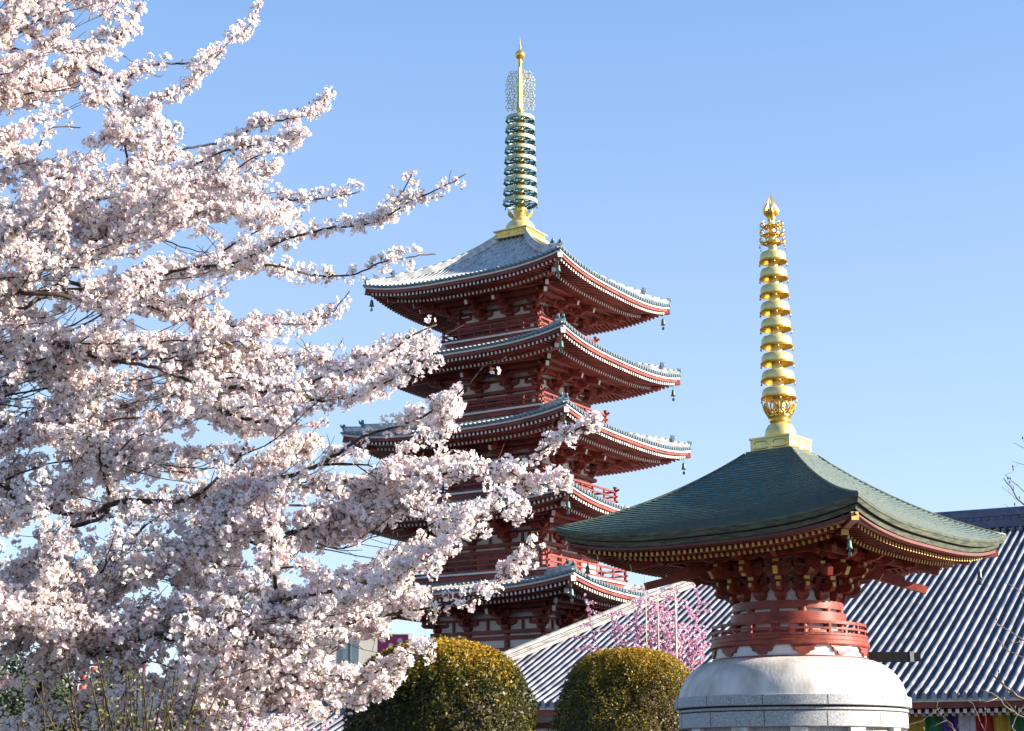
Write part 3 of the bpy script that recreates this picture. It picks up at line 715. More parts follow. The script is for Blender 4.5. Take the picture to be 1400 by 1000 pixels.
# ================================================================== TILED HALL (right) and low hall (far left)
UA = R(27.9); UP = Vector((math.sin(UA), math.cos(UA), 0)); EA = Vector((math.cos(UA), -math.sin(UA), 0))
def hall(root, sL0, sL1, sR, ulen, tan, sp, rr, rh, ridge_h, depth_back, rafters=True):
    """local frame: +X along the eave (EA), +Y up the slope; z=0 at the ground, eave height in root['eave']"""
    ze = root['eave']
    def Z(u): return ze + tan * u - 0.28 * (1 - math.exp(-max(u, 0) / 2.5))
    def hipx(u): return sL0 + (sL1 - sL0) * u / ulen
    mb = MB(); n = 12; vs = []
    for j in range(n + 1):
        u = ulen * (j / n) ** 1.5; vs += [(hipx(u), u, Z(u) - 0.05), (sR, u, Z(u) - 0.05)]
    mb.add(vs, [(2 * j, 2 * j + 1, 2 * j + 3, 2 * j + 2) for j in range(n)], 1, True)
    # hip end and back slope
    e = Vector((sL0, 0, ze)); rl = Vector((sL1, ulen, Z(ulen))); rr_ = Vector((sR, ulen, Z(ulen))); bl = Vector((sL0, 2 * ulen, ze)); br = Vector((sR, 2 * ulen, ze))
    mb.add([e, rl, bl], [(0, 1, 2)], 0); mb.add([rl, rr_, br, bl], [(0, 1, 2, 3)], 0)
    prof = [(-1.05, -0.45), (-1, 0.45), (-0.6, 0.9), (0, 1.0), (0.6, 0.9), (1, 0.45), (1.05, -0.45)]
    s = sL0 + 0.3
    while s < sR:
        um = ulen if s >= sL1 else (s - sL0) / (sL1 - sL0) * ulen
        us = [-0.08]; 
        while us[-1] < um - 0.5: us.append(us[-1] + (0.5 if us[-1] < 5 else 1.0))
        us.append(um); ring = []
        wob = random.uniform(-0.012, 0.012)
        for u in us:
            tp = 1.0 + 0.05 * math.sin(u * 5.3 + s * 7); jg = 0.006 * math.sin(u * 3.1 + s * 11)
            for x, y in prof: ring.append((s + wob + jg + x * rr * tp, u, Z(u) + y * rh * tp))
        k = len(prof)
        mb.add(ring, [(j * k + i, j * k + i + 1, (j + 1) * k + i + 1, (j + 1) * k + i) for j in range(len(us) - 1) for i in range(k - 1)], 0, True)
        mb.add(ring[:k], [tuple(range(k))], 0)
        s += sp
    roof = mb.build('tiled_roof', [HTILE, PANTILE_SHADED], root)
    # main ridge and hip ridge
    rb = MB(); b = 0.0
    for wd, ht in ((0.9, 0.35), (0.72, 0.3), (0.6, 0.25)):
        f = ridge_h / 0.9; rb.box(((sL1 + sR) / 2, ulen, Z(ulen) + (b + ht / 2) * f), (sR - sL1 + 0.6 - b * .3, wd, ht * f + 0.001), 0); b += ht
    rb.tube([(sL1 - 0.3, ulen, Z(ulen) + b * f + 0.05), (sR, ulen, Z(ulen) + b * f + 0.05)], 0.16, 8)
    for hh_ in (0.35, 0.65):
        rb.tube([(sL1 - 0.3, ulen - 0.45 + hh_ * 0.15, Z(ulen) + hh_ * f), (sR, ulen - 0.45 + hh_ * 0.15, Z(ulen) + hh_ * f)], 0.05, 6)
    xx = sL1
    while xx < sR and ridge_h > 0.5: rb.box((xx, ulen - 0.40, Z(ulen) + 0.5 * f), (0.10, 0.12, 0.16), 0); xx += 0.375
    rb.build('ridge', RIDGE, roof)
    hb = MB(); hd = Vector((sL1 - sL0, ulen, 0)).normalized(); sd = Vector((hd.y, -hd.x, 0))
    for off, wd, up in ((0.0, 0.7, 0.20), (0.42, 0.16, 0.16), (0.68, 0.20, 0.12), (-0.45, 0.16, 0.15)):
        P = []
        for j in range(15):
            u = -0.05 + (ulen + 0.05) * j / 14; p = Vector((hipx(u), u, Z(u))) + sd * off; P.append(p + Vector((0, 0, up)))
        for j in range(14): hb.beam(P[j], P[j + 1], wd, 0.2 if wd > 0.4 else 0.16, 0)
    hb.tube([Vector((hipx(u), u, Z(u) + 0.36)) for u in [ulen * j / 14 for j in range(15)]], 0.14, 8)
    hb.build('hip_ridge', VERGE, roof)
    # eave boards, rafters, wall
    eb = MB(); L = sR - sL0
    eb.box(((sL0 + sR) / 2, 0.18, ze - 0.12), (L, 0.16, 0.14), 1)
    eb.box(((sL0 + sR) / 2, 0.24, ze - 0.30), (L, 0.16, 0.22), 0)
    eb.add([(sL0, 0.3, ze - 0.40), (sR, 0.3, ze - 0.40), (sR, 3.2, ze - 0.05), (sL0, 3.2, ze - 0.05)], [(0, 1, 2, 3)], 0)
    eb.build('eave_board', [RED, WHITE], root)
    if rafters:
        for y0, dz in ((0.36, -0.52), (0.95, -0.60)):
            r_ = MB(); s = max(sL0, -8)
            while s < sR:
                r_.beam((s, 3.1, ze + dz + 0.45), (s, y0, ze + dz), 0.13, 0.16, 0, 1); s += 0.28
            r_.build('rafter_row', [DARKWOOD, WHITE], root)
    wl = MB(); wl.box(((sL0 + sR) / 2 + 1, ulen, (ze) / 2), (L - 5, 2 * ulen - 5.5, ze + 0.3), 0)
    s = sL0 + 3.6
    for k in range(int((L - 5) / 2.6)):
        wl.box((s, 2.68, ze / 2), (0.3, 0.3, ze + 0.2), 1); s += 2.6
    for z in (0.6, ze - 0.75): wl.box(((sL0 + sR) / 2 + 1, 2.70, z), (L - 5.2, 0.2, 0.24), 1)
    wl.build('wall', [PLASTER, DARKWOOD], root)
    return roof
RIDGE = mat('ridge_tile', (0.075, 0.085, 0.14), 0.5, 0.1, var=0.3, scale=2, bump=0.3, bscale=8)
VERGE = mat('hip_tile', (0.19, 0.183, 0.172), 0.65, 0.0, var=0.3, scale=2.5, bump=0.3, bscale=8, col2=(0.25, 0.24, 0.225))
E0 = Vector((16.116, 60.0, 0))
hl = thing('temple_hall', 'large temple hall behind the stupa, wide tiled roof with pale ribs and dark furrows', 'temple hall', E0, -UA); hl['eave'] = 4.36
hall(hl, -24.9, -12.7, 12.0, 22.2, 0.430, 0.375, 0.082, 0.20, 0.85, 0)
del hl['eave']

# five-colour curtain under the eave
ct = MB(); cols = [(0.42, 0.26, 0.03), (0.02, 0.15, 0.06), (0.06, 0.03, 0.20), (0.55, 0.54, 0.60), (0.30, 0.01, 0.02)]
CM = [mat('curtain_' + n, c, 0.8, var=0.12, scale=6) for n, c in zip(('yellow', 'green', 'purple', 'white', 'red'), cols)]
cu = thing('five_colour_curtain', 'yellow, green, purple, white and red striped curtain hanging under the hall eave', 'curtain', E0, -UA)
x = -2.06; i = 0
while x < 9:
    mb = MB(); n = 24; wdt = 0.63; vs = []
    for j in range(n + 1):
        xx = x + wdt * j / n; yy = 1.7 + 0.07 * math.sin(xx * 13) + 0.04 * math.sin(xx * 29 + 1)
        for z in (3.93, 3.2, 2.3): vs.append((xx, yy + (0.04 * math.sin(xx * 5 + z * 3)), z))
    o = len(vs); back = [(v[0], v[1] + 0.012, v[2]) for v in vs]
    fs = [(3 * j + k, 3 * j + k + 1, 3 * j + 4 + k, 3 * j + 3 + k) for j in range(n) for k in range(2)]
    mb.add(vs, fs, 0, True); mb.add(back, [tuple(reversed(f)) for f in fs], 0, True)
    mb.build('cloth_stripe', CM[i % 5], cu); x += wdt; i += 1

# low tiled hall at lower left, behind the blossom
p = ray(420, 1040, 46); lh = thing('low_hall', 'low grey ribbed tile roof half hidden by blossom at lower left', 'hall', (p.x, p.y, 0), -UA); lh['eave'] = 1.6 + 46 * 0.012
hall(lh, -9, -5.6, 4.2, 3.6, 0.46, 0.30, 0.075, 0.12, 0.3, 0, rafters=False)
del lh['eave']

# dark lamp arm behind the dome
lm = thing('street_lamp', 'dark box-shaped lamp arm on a pole sticking out behind the white dome', 'lamp', (7.06, 33.0, 0))
d = MB(); d.tube([(0, 0, 0), (0, 0, 3.95)], [0.07, 0.055], 10); d.build('pole', DARKMETAL, lm)
d = MB(); d.beam((-0.1, 0, 3.90), (1.0, 0.0, 3.90), 0.22, 0.19, 0); d.build('lamp_head', DARKMETAL, lm)
d = MB(); d.beam((1.0, 0, 3.90), (1.08, 0, 3.90), 0.235, 0.20, 0); d.build('end_band', STEEL, lm)
d = MB(); d.beam((1.08, 0, 3.90), (1.22, 0, 3.90), 0.20, 0.17, 0); d.build('end_cap', DARKMETAL, lm)

# ================================================================== leaves / plants
def leaf_cloud(P, N, size, aspect=0.55, jit=0.7, nv=4):
    """diamond leaves at points P facing roughly along N"""
    n = len(P); N = N + rng.normal(0, jit, (n, 3)); N /= np.linalg.norm(N, axis=1, keepdims=True) + 1e-9
    T = np.cross(N, rng.normal(0, 1, (n, 3))); T /= np.linalg.norm(T, axis=1, keepdims=True) + 1e-9
    B = np.cross(N, T); s = (size * rng.uniform(0.7, 1.3, n))[:, None]
    return np.stack([P - T * s, P - B * s * aspect + N * s * 0.15, P + T * s, P + B * s * aspect + N * s * 0.15], 1)

LEAF = mat('hedge_leaf', (0.9, 0.9, 0.9), 0.38, var=0.05, tint=[(0.022, 0.026, 0.008), (0.050, 0.055, 0.012), (0.13, 0.115, 0.02), (0.36, 0.23, 0.025), (0.50, 0.29, 0.03)], spec=0.2, transl=0.3)
TWIGM = mat('hedge_twig', (0.05, 0.035, 0.02), 0.9)
def hedge(name, label, c, rx, ry, h, n, gold, mean=0.2):
    root = thing(name, label, 'hedge', (c[0], c[1], 0))
    th = rng.uniform(0, 2 * math.pi, n); t = rng.uniform(0, 1, n) ** 0.8
    # superellipse profile: vertical sides, domed top
    ph = t * math.pi / 2 * 1.0; e = 0.62
    prof_r = np.cos(ph) ** e; prof_z = np.sin(ph) ** 0.9
    hs = h * 0.45; side = rng.uniform(0, 1, n) < 0.45
    rr = np.where(side, 1.0, prof_r); zz = np.where(side, rng.uniform(0.05, 1, n) * hs, hs + prof_z * (h - hs))
    lump = 1 + 0.045 * np.sin(th * 4 + zz * 2.3 + rx * 9) + 0.02 * np.sin(th * 7 + zz * 5) + 0.03 * np.sin(th * 11 - zz * 5) + 0.02 * np.sin(th * 23 + zz * 9)
    depth = 1 - np.abs(rng.normal(0, 0.055, n)) + 0.02
    P = np.stack([rx * rr * np.cos(th) * lump * depth, ry * rr * np.sin(th) * lump * depth, zz * (1 - (1 - depth) * 0.8)], 1)
    Nn = np.stack([np.cos(th) * np.where(side, 1, np.cos(ph)), np.sin(th) * np.where(side, 1, np.cos(ph)), np.where(side, 0.1, np.sin(ph))], 1)
    tint = np.clip(rng.normal(mean, 0.17, n) + gold * np.clip((zz / h - 0.84) * 6, 0, 1) + (rng.uniform(0, 1, n) < 0.08) * 0.3, 0, 1)
    # sprouting shoots on top
    k = n // 14; a = rng.uniform(0, 2 * math.pi, k); r = np.sqrt(rng.uniform(0, 1, k)) * 0.8
    zt = hs + (1 - r ** (2 / e * 0.8)) ** 0.5 * (h - hs)
    S = np.stack([rx * r * np.cos(a), ry * r * np.sin(a), zt + np.abs(rng.normal(0, 0.05, k))], 1)
    P = np.concatenate([P, S]); Nn = np.concatenate([Nn, rng.normal(0, 1, (k, 3))]); tint = np.concatenate([tint, np.clip(rng.normal(0.5 + 0.5 * gold, 0.15, k), 0, 1)])
    V = leaf_cloud(P, Nn, np.full(len(P), 0.030), 0.5, 0.75)
    np_mesh('crown', V, 4, LEAF, root, tint)
    d = MB(); 
    # inner shaded mass of fine twigs, keeps light from passing straight through
    d.lathe([(rx * 0.0 + 0.01, h * 0.90), (rx * 0.55, h * 0.86), (rx * 0.80, h * 0.74), (rx * 0.88, h * 0.55), (rx * 0.88, 0.05)], n=20)
    for i in range(40):
        a = random.uniform(0, 6.28); r = random.uniform(0.2, 0.85)
        d.tube([(0.2 * math.cos(a), 0.2 * math.sin(a), 0), (rx * r * math.cos(a) * .7, ry * r * math.sin(a) * .7, h * 0.6), (rx * r * math.cos(a), ry * r * math.sin(a), h * 0.9)], [0.03, 0.018, 0.006], 4)
    d.build('inner_twigs', TWIGM, root)
    return root
hedge('clipped_hedge', 'large round clipped hedge with golden new leaves on top, right beside the cherry blossom', (ray(603, 900, 24.0).x, 24.0), 1.43, 1.43, 3.44, 85000, 0.75, 0.21)
hedge('clipped_hedge', 'smaller round clipped hedge directly left of the white stupa dome', (ray(860, 900, 37.0).x, 37.0), 1.77, 1.77, 4.29, 95000, 0.5, 0.41)

# ------------------------------------------------------------------ flowers
def flowers(P, N, rad, tint, petals=5):
    """open five-petal blossoms: returns quads (n*petals,4,3) and tints"""
    n = len(P); N = N / (np.linalg.norm(N, axis=1, keepdims=True) + 1e-9)
    T = np.cross(N, rng.normal(0, 1, (n, 3))); T /= np.linalg.norm(T, axis=1, keepdims=True) + 1e-9
    B = np.cross(N, T); out = []; r = rad[:, None]
    cup = rng.uniform(0.15, 0.7, n)[:, None]
    for k in range(petals):
        a = 2 * math.pi * k / petals
        D = T * math.cos(a) + B * math.sin(a); E_ = -T * math.sin(a) + B * math.cos(a)
        out.append(np.stack([P, P + D * r * 0.62 + E_ * r * 0.46 + N * r * cup * 0.5, P + D * r + N * r * cup, P + D * r * 0.62 - E_ * r * 0.46 + N * r * cup * 0.5], 1))
    V = np.stack(out, 1).reshape(-1, 4, 3)
    return V, np.repeat(tint, petals)

def smooth_path(pts, step):
    """Catmull-Rom through pts (m,3) sampled about every step"""
    pts = np.asarray(pts, float); out = []
    P = np.concatenate([[2 * pts[0] - pts[1]], pts, [2 * pts[-1] - pts[-2]]])
    for i in range(1, len(P) - 2):
        p0, p1, p2, p3 = P[i - 1:i + 3]; n = max(1, int(np.linalg.norm(p2 - p1) / step))
        for j in range(n):
            t = j / n; out.append(0.5 * (2 * p1 + (p2 - p0) * t + (2 * p0 - 5 * p1 + 4 * p2 - p3) * t * t + (3 * p1 - p0 - 3 * p2 + p3) * t ** 3))
    out.append(pts[-1]); return np.array(out)

def inside(poly, x, y):
    poly = np.asarray(poly, float); c = np.zeros(x.shape, bool); j = len(poly) - 1
    for i in range(len(poly)):
        xi, yi = poly[i]; xj, yj = poly[j]
        c ^= ((yi > y) != (yj > y)) & (x < (xj - xi) * (y - yi) / (yj - yi + 1e-9) + xi); j = i
    return c
def project(P):
    x, y, z = P[:, 0], P[:, 1], P[:, 2] - EYE; c, s = math.cos(PITCH), math.sin(PITCH)
    fw = y * c + z * s; return 700 + FPX * x / fw, 500 - FPX * (-y * s + z * c) / fw

# ================================================================== CHERRY TREE
PETAL = mat('cherry_petal', (0.95, 0.95, 0.95), 0.6, var=0.03, tint=[(0.80, 0.58, 0.61), (0.91, 0.79, 0.79), (0.95, 0.88, 0.87), (0.96, 0.925, 0.91)], spec=0.1, transl=0.5)
CALYX = mat('calyx', (0.9, 0.9, 0.9), 0.6, tint=[(0.16, 0.035, 0.03), (0.22, 0.10, 0.04), (0.12, 0.13, 0.03), (0.24, 0.26, 0.05)], var=0.1, transl=0.2)
ch = thing('cherry_tree', 'cherry tree in full pale pink blossom filling the left half', 'tree', (-6.6, 13.0, 0))
CH0 = np.array([-6.6, 13.0, 0.0])
# main limbs: photo waypoints, start depth, end depth, start and end radius in metres, blossom coverage start (fraction)
TR = CH0 + np.array([0, 0, 0])
trunk = smooth_path([TR, TR + [0.15, 0.0, 1.0], TR + [0.1, 0.05, 2.0], TR + [0.35, 0, 2.9], TR + [0.3, 0.1, 4.0], TR + [0.5, 0.0, 5.2], TR + [0.6, -0.2, 6.6], TR + [0.9, -0.1, 7.8]], 0.15)
LIMBS = [  # (waypoints, depth0, depth1, r0, r1, kind)  kind 0: from the trunk; 1: from the nearest limb
 ([(0,812),(40,802),(85,800),(130,788),(175,775),(220,770),(255,752),(300,735)],12.6,12.0,.095,.008,0),
 ([(-20,670),(30,687),(60,695),(95,702),(130,700),(165,690),(235,688),(275,680),(305,674),(345,664),(400,662),(480,668),(560,660),(625,650),(680,642),(730,618),(790,592),(828,572)],12.8,11.2,.075,.006,0),
 ([(-20,440),(0,438),(30,430),(50,410),(78,380),(100,362),(150,325),(190,305),(250,289),(300,283),(350,278),(410,268),(455,268),(492,262)],13.4,14.2,.075,.006,0),
 ([(-20,142),(20,133),(55,118),(93,98),(125,74),(170,37),(192,5)],14.0,14.8,.05,.010,0),
 ([(-20,330),(15,308),(45,297),(95,275),(130,262),(180,240),(250,206),(318,186),(352,168),(395,170),(425,152),(455,124)],14.2,14.8,.055,.006,0),
 ([(-20,415),(60,405),(118,405),(200,387),(240,377),(285,365),(310,355),(350,347),(410,328),(465,308),(515,297),(560,280),(605,262),(637,238)],13.0,12.4,.055,.005,0),
 ([(-20,545),(30,490),(50,468),(85,476),(115,481),(160,492),(210,505),(270,525),(340,528),(397,538),(440,522),(470,508),(510,492),(540,478),(575,458),(597,444)],12.6,11.8,.06,.006,0),
 ([(85,385),(130,392),(160,405),(210,425),(260,436),(300,440),(350,446),(380,448),(420,440),(450,425),(478,398)],13.2,13.6,.03,.005,1),
 ([(160,390),(230,372),(300,360),(350,364),(390,371),(430,373),(480,372),(520,365),(575,352),(596,348)],13.1,13.4,.026,.005,1),
 ([(192,300),(188,270),(178,238),(172,200),(158,165),(145,145)],13.9,14.2,.02,.006,1),
 ([(160,110),(205,88),(245,80),(290,88),(315,62),(335,35),(354,8)],14.5,15.0,.02,.004,1),
 ([(180,150),(237,124),(262,104),(282,86),(300,70)],14.5,14.4,.018,.006,1),
 ([(200,260),(250,227),(300,214),(340,205),(390,190),(412,180)],14.0,13.8,.02,.005,1),
 ([(260,265),(295,245),(340,217),(375,205)],13.9,13.6,.016,.005,1),
 ([(300,560),(360,575),(400,553),(440,547),(490,535),(520,528),(565,510),(600,497)],12.0,11.5,.024,.005,1),
 ([(330,665),(400,645),(455,628),(500,600),(550,577),(600,555),(640,532),(660,505),(692,488)],11.9,11.0,.024,.004,1),
 ([(0,606),(40,602),(75,600),(105,593),(150,580),(210,565),(255,545)],12.4,12.9,.03,.006,0),
 ([(97,720),(140,706),(145,680),(143,650),(140,625),(136,600)],12.4,12.1,.03,.008,1),
 ([(230,690),(275,680),(300,650),(320,625),(338,606)],12.2,11.8,.028,.006,1),
 ([(270,682),(310,690),(350,687),(420,690),(480,700),(540,694)],12.2,12.6,.02,.005,1),
 ([(248,757),(270,735),(300,728),(322,728),(350,742),(390,735),(440,712),(500,690),(560,668)],12.1,11.7,.022,.005,1),
 ([(60,905),(110,895),(160,887),(185,876),(230,868),(255,858),(282,845),(305,843),(350,832),(378,820),(408,814),(450,813),(500,795),(555,772),(610,745),(655,720),(690,690)],11.7,10.8,.05,.006,1),
 ([(378,820),(377,790),(374,760),(368,720),(362,685)],11.4,11.2,.022,.006,1),
 ([(250,880),(300,868),(350,874),(382,877),(430,868),(462,858),(510,842),(555,835),(600,830),(650,822),(680,800)],11.5,10.9,.032,.006,1),
 ([(-10,854),(40,850),(70,840),(100,832),(140,815),(190,800)],12.0,12.3,.028,.006,0),
 ([(330,905),(370,918),(410,928),(450,930),(500,922),(550,908),(590,893)],11.3,11.0,.018,.005,1),
 ([(35,1000),(45,950),(65,925),(85,905)],11.9,11.6,.025,.008,1),
 ([(100,985),(130,942),(165,918),(200,905)],11.8,11.5,.022,.006,1),
 ([(330,968),(365,962),(400,963),(440,978),(465,968)],11.2,11.0,.016,.005,1),
 ([(-20,60),(30,30),(60,8),(80,-15)],14.2,14.6,.03,.008,0),
 ([(10,210),(45,200),(70,180),(110,175)],14.0,14.3,.016,.005,1),
 ([(520,296),(545,262),(565,236)],12.6,12.5,.008,.004,1),
 ([(560,690),(600,700),(640,712),(690,700),(720,690)],11.2,10.9,.010,.004,1),
 ([(600,600),(608,570),(620,545)],11.1,11.0,.010,.004,1),
 ([(690,640),(735,660),(775,650)],11.2,10.9,.008,.004,1),
 ([(625,830),(660,812),(700,780),(735,745)],10.9,10.7,.008,.004,1),
]
SK = [trunk]; SKR = [np.linspace(0.24, 0.10, len(trunk))]; SKW = [np.zeros(len(trunk))]  # weight of blossom
branches = []
for wp, d0, d1, r0, r1, kind in LIMBS:
    P = np.array([list(ray(x, y, d0 + (d1 - d0) * i / (len(wp) - 1))) for i, (x, y) in enumerate(wp)])
    P[1:-1, 1] += 0.12 * np.sin(np.arange(1, len(P) - 1) * 1.7 + d0 * 9)
    if kind == 0:
        j = np.argmin(np.abs(trunk[:, 2] - (P[0, 2] - 1.2))); P = np.concatenate([[trunk[j]], [(trunk[j] * 0.45 + P[0] * 0.55) + np.array([0, 0, -0.12])], P])
    else:
        allp = np.concatenate(SK); dd = np.linalg.norm(allp - P[0], axis=1); j = np.argmin(dd)
        if dd[j] > 0.03: P = np.concatenate([[allp[j]], P])
    S = smooth_path(P, 0.05); S[1:-1] += rng.normal(0, 0.004, (len(S) - 2, 3))
    tt = np.linspace(0, 1, len(S)); r0 = min(r0, 0.009 + r0 * 0.5); Rr = r0 + (r1 - r0) * tt ** 0.7
    SK.append(S); SKR.append(Rr); branches.append((S, Rr))

GAPS = [[(92,122),(130,150),(142,172),(127,182),(115,206),(95,216),(78,192),(90,160)], [(98,22),(150,22),(138,40),(112,58),(98,62)],
 [(205,92),(240,102),(262,112),(290,162),(262,200),(236,130)], [(215,324),(300,326),(300,350),(225,346)], [(305,392),(352,372),(480,392),(470,404),(395,420),(350,432),(322,425)],
 [(72,424),(140,420),(142,448),(80,452)], [(178,437),(262,437),(262,460),(182,458)], [(400,432),(470,405),(560,420),(590,436),(545,452),(500,462),(430,478),(400,470)],
 [(445,562),(520,558),(572,545),(606,530),(600,552),(545,576),(500,594),(452,600)], [(90,704),(160,702),(158,738),(92,740)], [(430,756),(500,730),(575,700),(600,712),(560,742),(500,775),(440,780)],
 [(470,640),(532,612),(545,622),(515,645),(475,656)], [(205,512),(232,512),(230,530),(206,528)], [(22,522),(68,526),(60,546),(24,544)], [(150,532),(178,534),(174,553),(152,550)],
 [(300,112),(322,110),(330,140),(292,160)], [(382,212),(402,205),(420,240),(392,238)], [(500,300),(640,265),(640,345),(540,345),(505,365),(470,348)], [(210,790),(240,788),(238,808),(214,806)],
 [(470,240),(640,150),(640,230),(560,275),(520,290),(500,282)], [(445,890),(500,872),(570,868),(572,905),(470,915)], [(335,752),(355,748),(352,770),(338,772)], [(8,540),(20,535),(20,560),(6,560)],
 [(20,45),(34,40),(30,62),(18,64)], [(300,200),(345,195),(335,204),(305,212)], [(130,275),(150,268),(150,284),(132,286)], [(0,445),(18,448),(16,470),(0,470)], [(345,600),(360,596),(358,615),(344,612)]]
FILL = [(-60,-40),(205,-40),(200,30),(215,50),(205,85),(250,125),(265,205),(330,200),(390,190),(400,235),(440,270),(450,300),(400,335),(330,365),(430,365),(420,385),(330,400),(330,430),(400,440),(420,470),(540,470),(590,450),(605,478),(562,505),(500,550),(450,595),(540,592),(605,558),(636,575),(628,618),(690,640),(740,622),(785,600),(715,655),(680,688),(640,722),(600,770),(620,800),(640,830),(600,850),(585,910),(540,940),(470,985),(440,1060),(-60,1060)]
OUTER = FILL
def ok(P, gapfrac):
    x, y = project(P); m = inside(OUTER, x, y)
    g = np.zeros(len(P), bool)
    for q in GAPS: g |= inside(q, x, y)
    return m & (~g)
# fill twigs by growing towards scattered targets
pool = np.concatenate(SK[1:]); poolR = np.concatenate(SKR[1:])
px = rng.uniform(-50, 780, 6000); py = rng.uniform(-40, 1050, 6000)
m = inside(FILL, px, py)
for q in GAPS: m &= ~inside(q, px, py)
m &= ~((py > 885 + 0.1 * px) & (px < 340) & (rng.uniform(0, 1, 6000) < 0.75))
px, py = px[m], py[m]
twigs = []; cnt = 0
for i in range(len(px)):
    if cnt >= 400: break
    base = 14.3 - 2.9 * min(1, max(0, py[i] / 900)) - 0.8 * max(0, px[i] - 300) / 400
    tgt = np.array(ray(px[i], py[i], base + 0.15 + rng.normal(0, 0.5)))
    dv_ = tgt - pool; L_ = np.linalg.norm(dv_, axis=1); sl = dv_[:, 2] / (np.abs(dv_[:, 0]) + 0.05)
    cost = np.abs(L_ - 0.95) + np.where(dv_[:, 0] < 0.15, 3.0, 0) + np.clip(np.abs(sl - 0.25) - 0.45, 0, 3) + 0.6 * np.abs(dv_[:, 1]) / (L_ + 0.1) + rng.uniform(0, 0.2, len(pool))
    j = np.argmin(cost); s = pool[j]; L = L_[j]
    if cost[j] > 1.2 or L < 0.3 or L > 2.0: continue
    nrm = rng.normal(0, 0.05 * L, 3)
    S = smooth_path([s, s + (tgt - s) * 0.35 + nrm + np.array([0, 0, 0.03 * L * rng.normal(-0.5, 1)]), s + (tgt - s) * 0.7 + nrm * rng.uniform(-1, 1) + np.array([0, 0, -0.05 * L]), tgt], 0.05); S[1:-1] += rng.normal(0, 0.004, (len(S) - 2, 3))
    r0 = min(0.016, poolR[j] * 0.8, 0.005 + 0.007 * L); Rr = np.linspace(r0, 0.003, len(S))
    twigs.append((S, Rr)); pool = np.concatenate([pool, S[2::2]]); poolR = np.concatenate([poolR, Rr[2::2]]); cnt += 1
    for q in range(int(L / 0.28)):        # side twiglets
        k_ = rng.integers(2, len(S) - 1); d_ = (tgt - s) / L + rng.normal(0, 0.75, 3) + np.array([0, 0, 0.2]); d_ /= np.linalg.norm(d_); l_ = rng.uniform(0.12, 0.42)
        W = smooth_path([S[k_], S[k_] + d_ * l_ * 0.5 + rng.normal(0, 0.015, 3), S[k_] + d_ * l_ + np.array([0, 0, 0.02])], 0.05); twigs.append((W, np.linspace(min(0.005, Rr[k_]), 0.0022, len(W))))
# short bare side spurs
spurs = []
for S, Rr in branches + twigs[::2]:
    for j in range(6, len(S) - 1, 9):
        if Rr[j] > 0.03 or rng.uniform() < 0.45: continue
        dv = rng.normal(0, 1, 3) + np.array([0.5, 0, 0.5]); dv /= np.linalg.norm(dv); L = rng.uniform(0.05, 0.17)
        spurs.append((np.array([S[j], S[j] + dv * L * 0.5 + rng.normal(0, 0.016, 3), S[j] + dv * L]), np.array([0.004, 0.0032, 0.002])))

tb = MB(); tb.tube([tuple(v - CH0) for v in trunk[::3]], [float(r) for r in SKR[0][::3]], 14); tb.build('trunk', BARK, ch)
for S, Rr in branches:
    b = MB(); b.tube([tuple(v - CH0) for v in S], [float(r) for r in Rr], 7); b.build('limb', BARK, ch)
b = MB()
for S, Rr in twigs: b.tube([tuple(v - CH0) for v in S[::2]] + [tuple(S[-1] - CH0)], [float(r) for r in Rr[::2]] + [0.0022], 4, cap=False)
for S, Rr in spurs: b.tube([tuple(v - CH0) for v in S], [float(r) for r in Rr], 3, cap=False)
b.build('twigs', BARK, ch)

# blossom clusters ringed along limbs and twigs
def clusters_on(S, Rr, every, spread, rmax, keep=1.0, mask=None):
    out = []; n = int(len(S) * 0.05 / every)
    if n < 1: return np.zeros((0, 3)), np.zeros((0, 3))
    idx = rng.uniform(0, len(S) - 1, n).astype(int); idx = idx[Rr[idx] < rmax]; idx = idx[rng.uniform(0, 1, len(idx)) < keep]
    off = rng.normal(0, 1, (len(idx), 3)) + np.array([0, 0, 0.35]); off /= np.linalg.norm(off, axis=1, keepdims=True) + 1e-9
    off *= rng.uniform(0.3, 1.0, (len(idx), 1)) * spread
    return S[idx] + off, off
C, O, G = [], [], []
for bi, (S, Rr) in enumerate(branches):
    c, o = clusters_on(S, Rr, 0.0095, 0.085, 0.022); k = ~((o[:, 1] < -0.01) & (np.abs(o[:, 2]) < 0.045) & (rng.uniform(0, 1, len(o)) < 0.7)); 
    if abs(LIMBS[bi][0][-1][0] - 692) < 2 and len(c):      # long shoot in front of the pagoda: sparse towards its tip
        k &= (project(c)[0] < 628) | (rng.uniform(0, 1, len(c)) < 0.07)
    C.append(c[k]); O.append(o[k])
for S, Rr in twigs:
    c, o = clusters_on(S, Rr, 0.0185, 0.075, 0.05)
    k = ok(c, 0) if len(c) else np.zeros(0, bool); k &= ~((o[:, 1] < -0.01) & (np.abs(o[:, 2]) < 0.03) & (rng.uniform(0, 1, len(o)) < 0.75)); C.append(c[k]); O.append(o[k])
C = np.concatenate(C); O = np.concatenate(O)
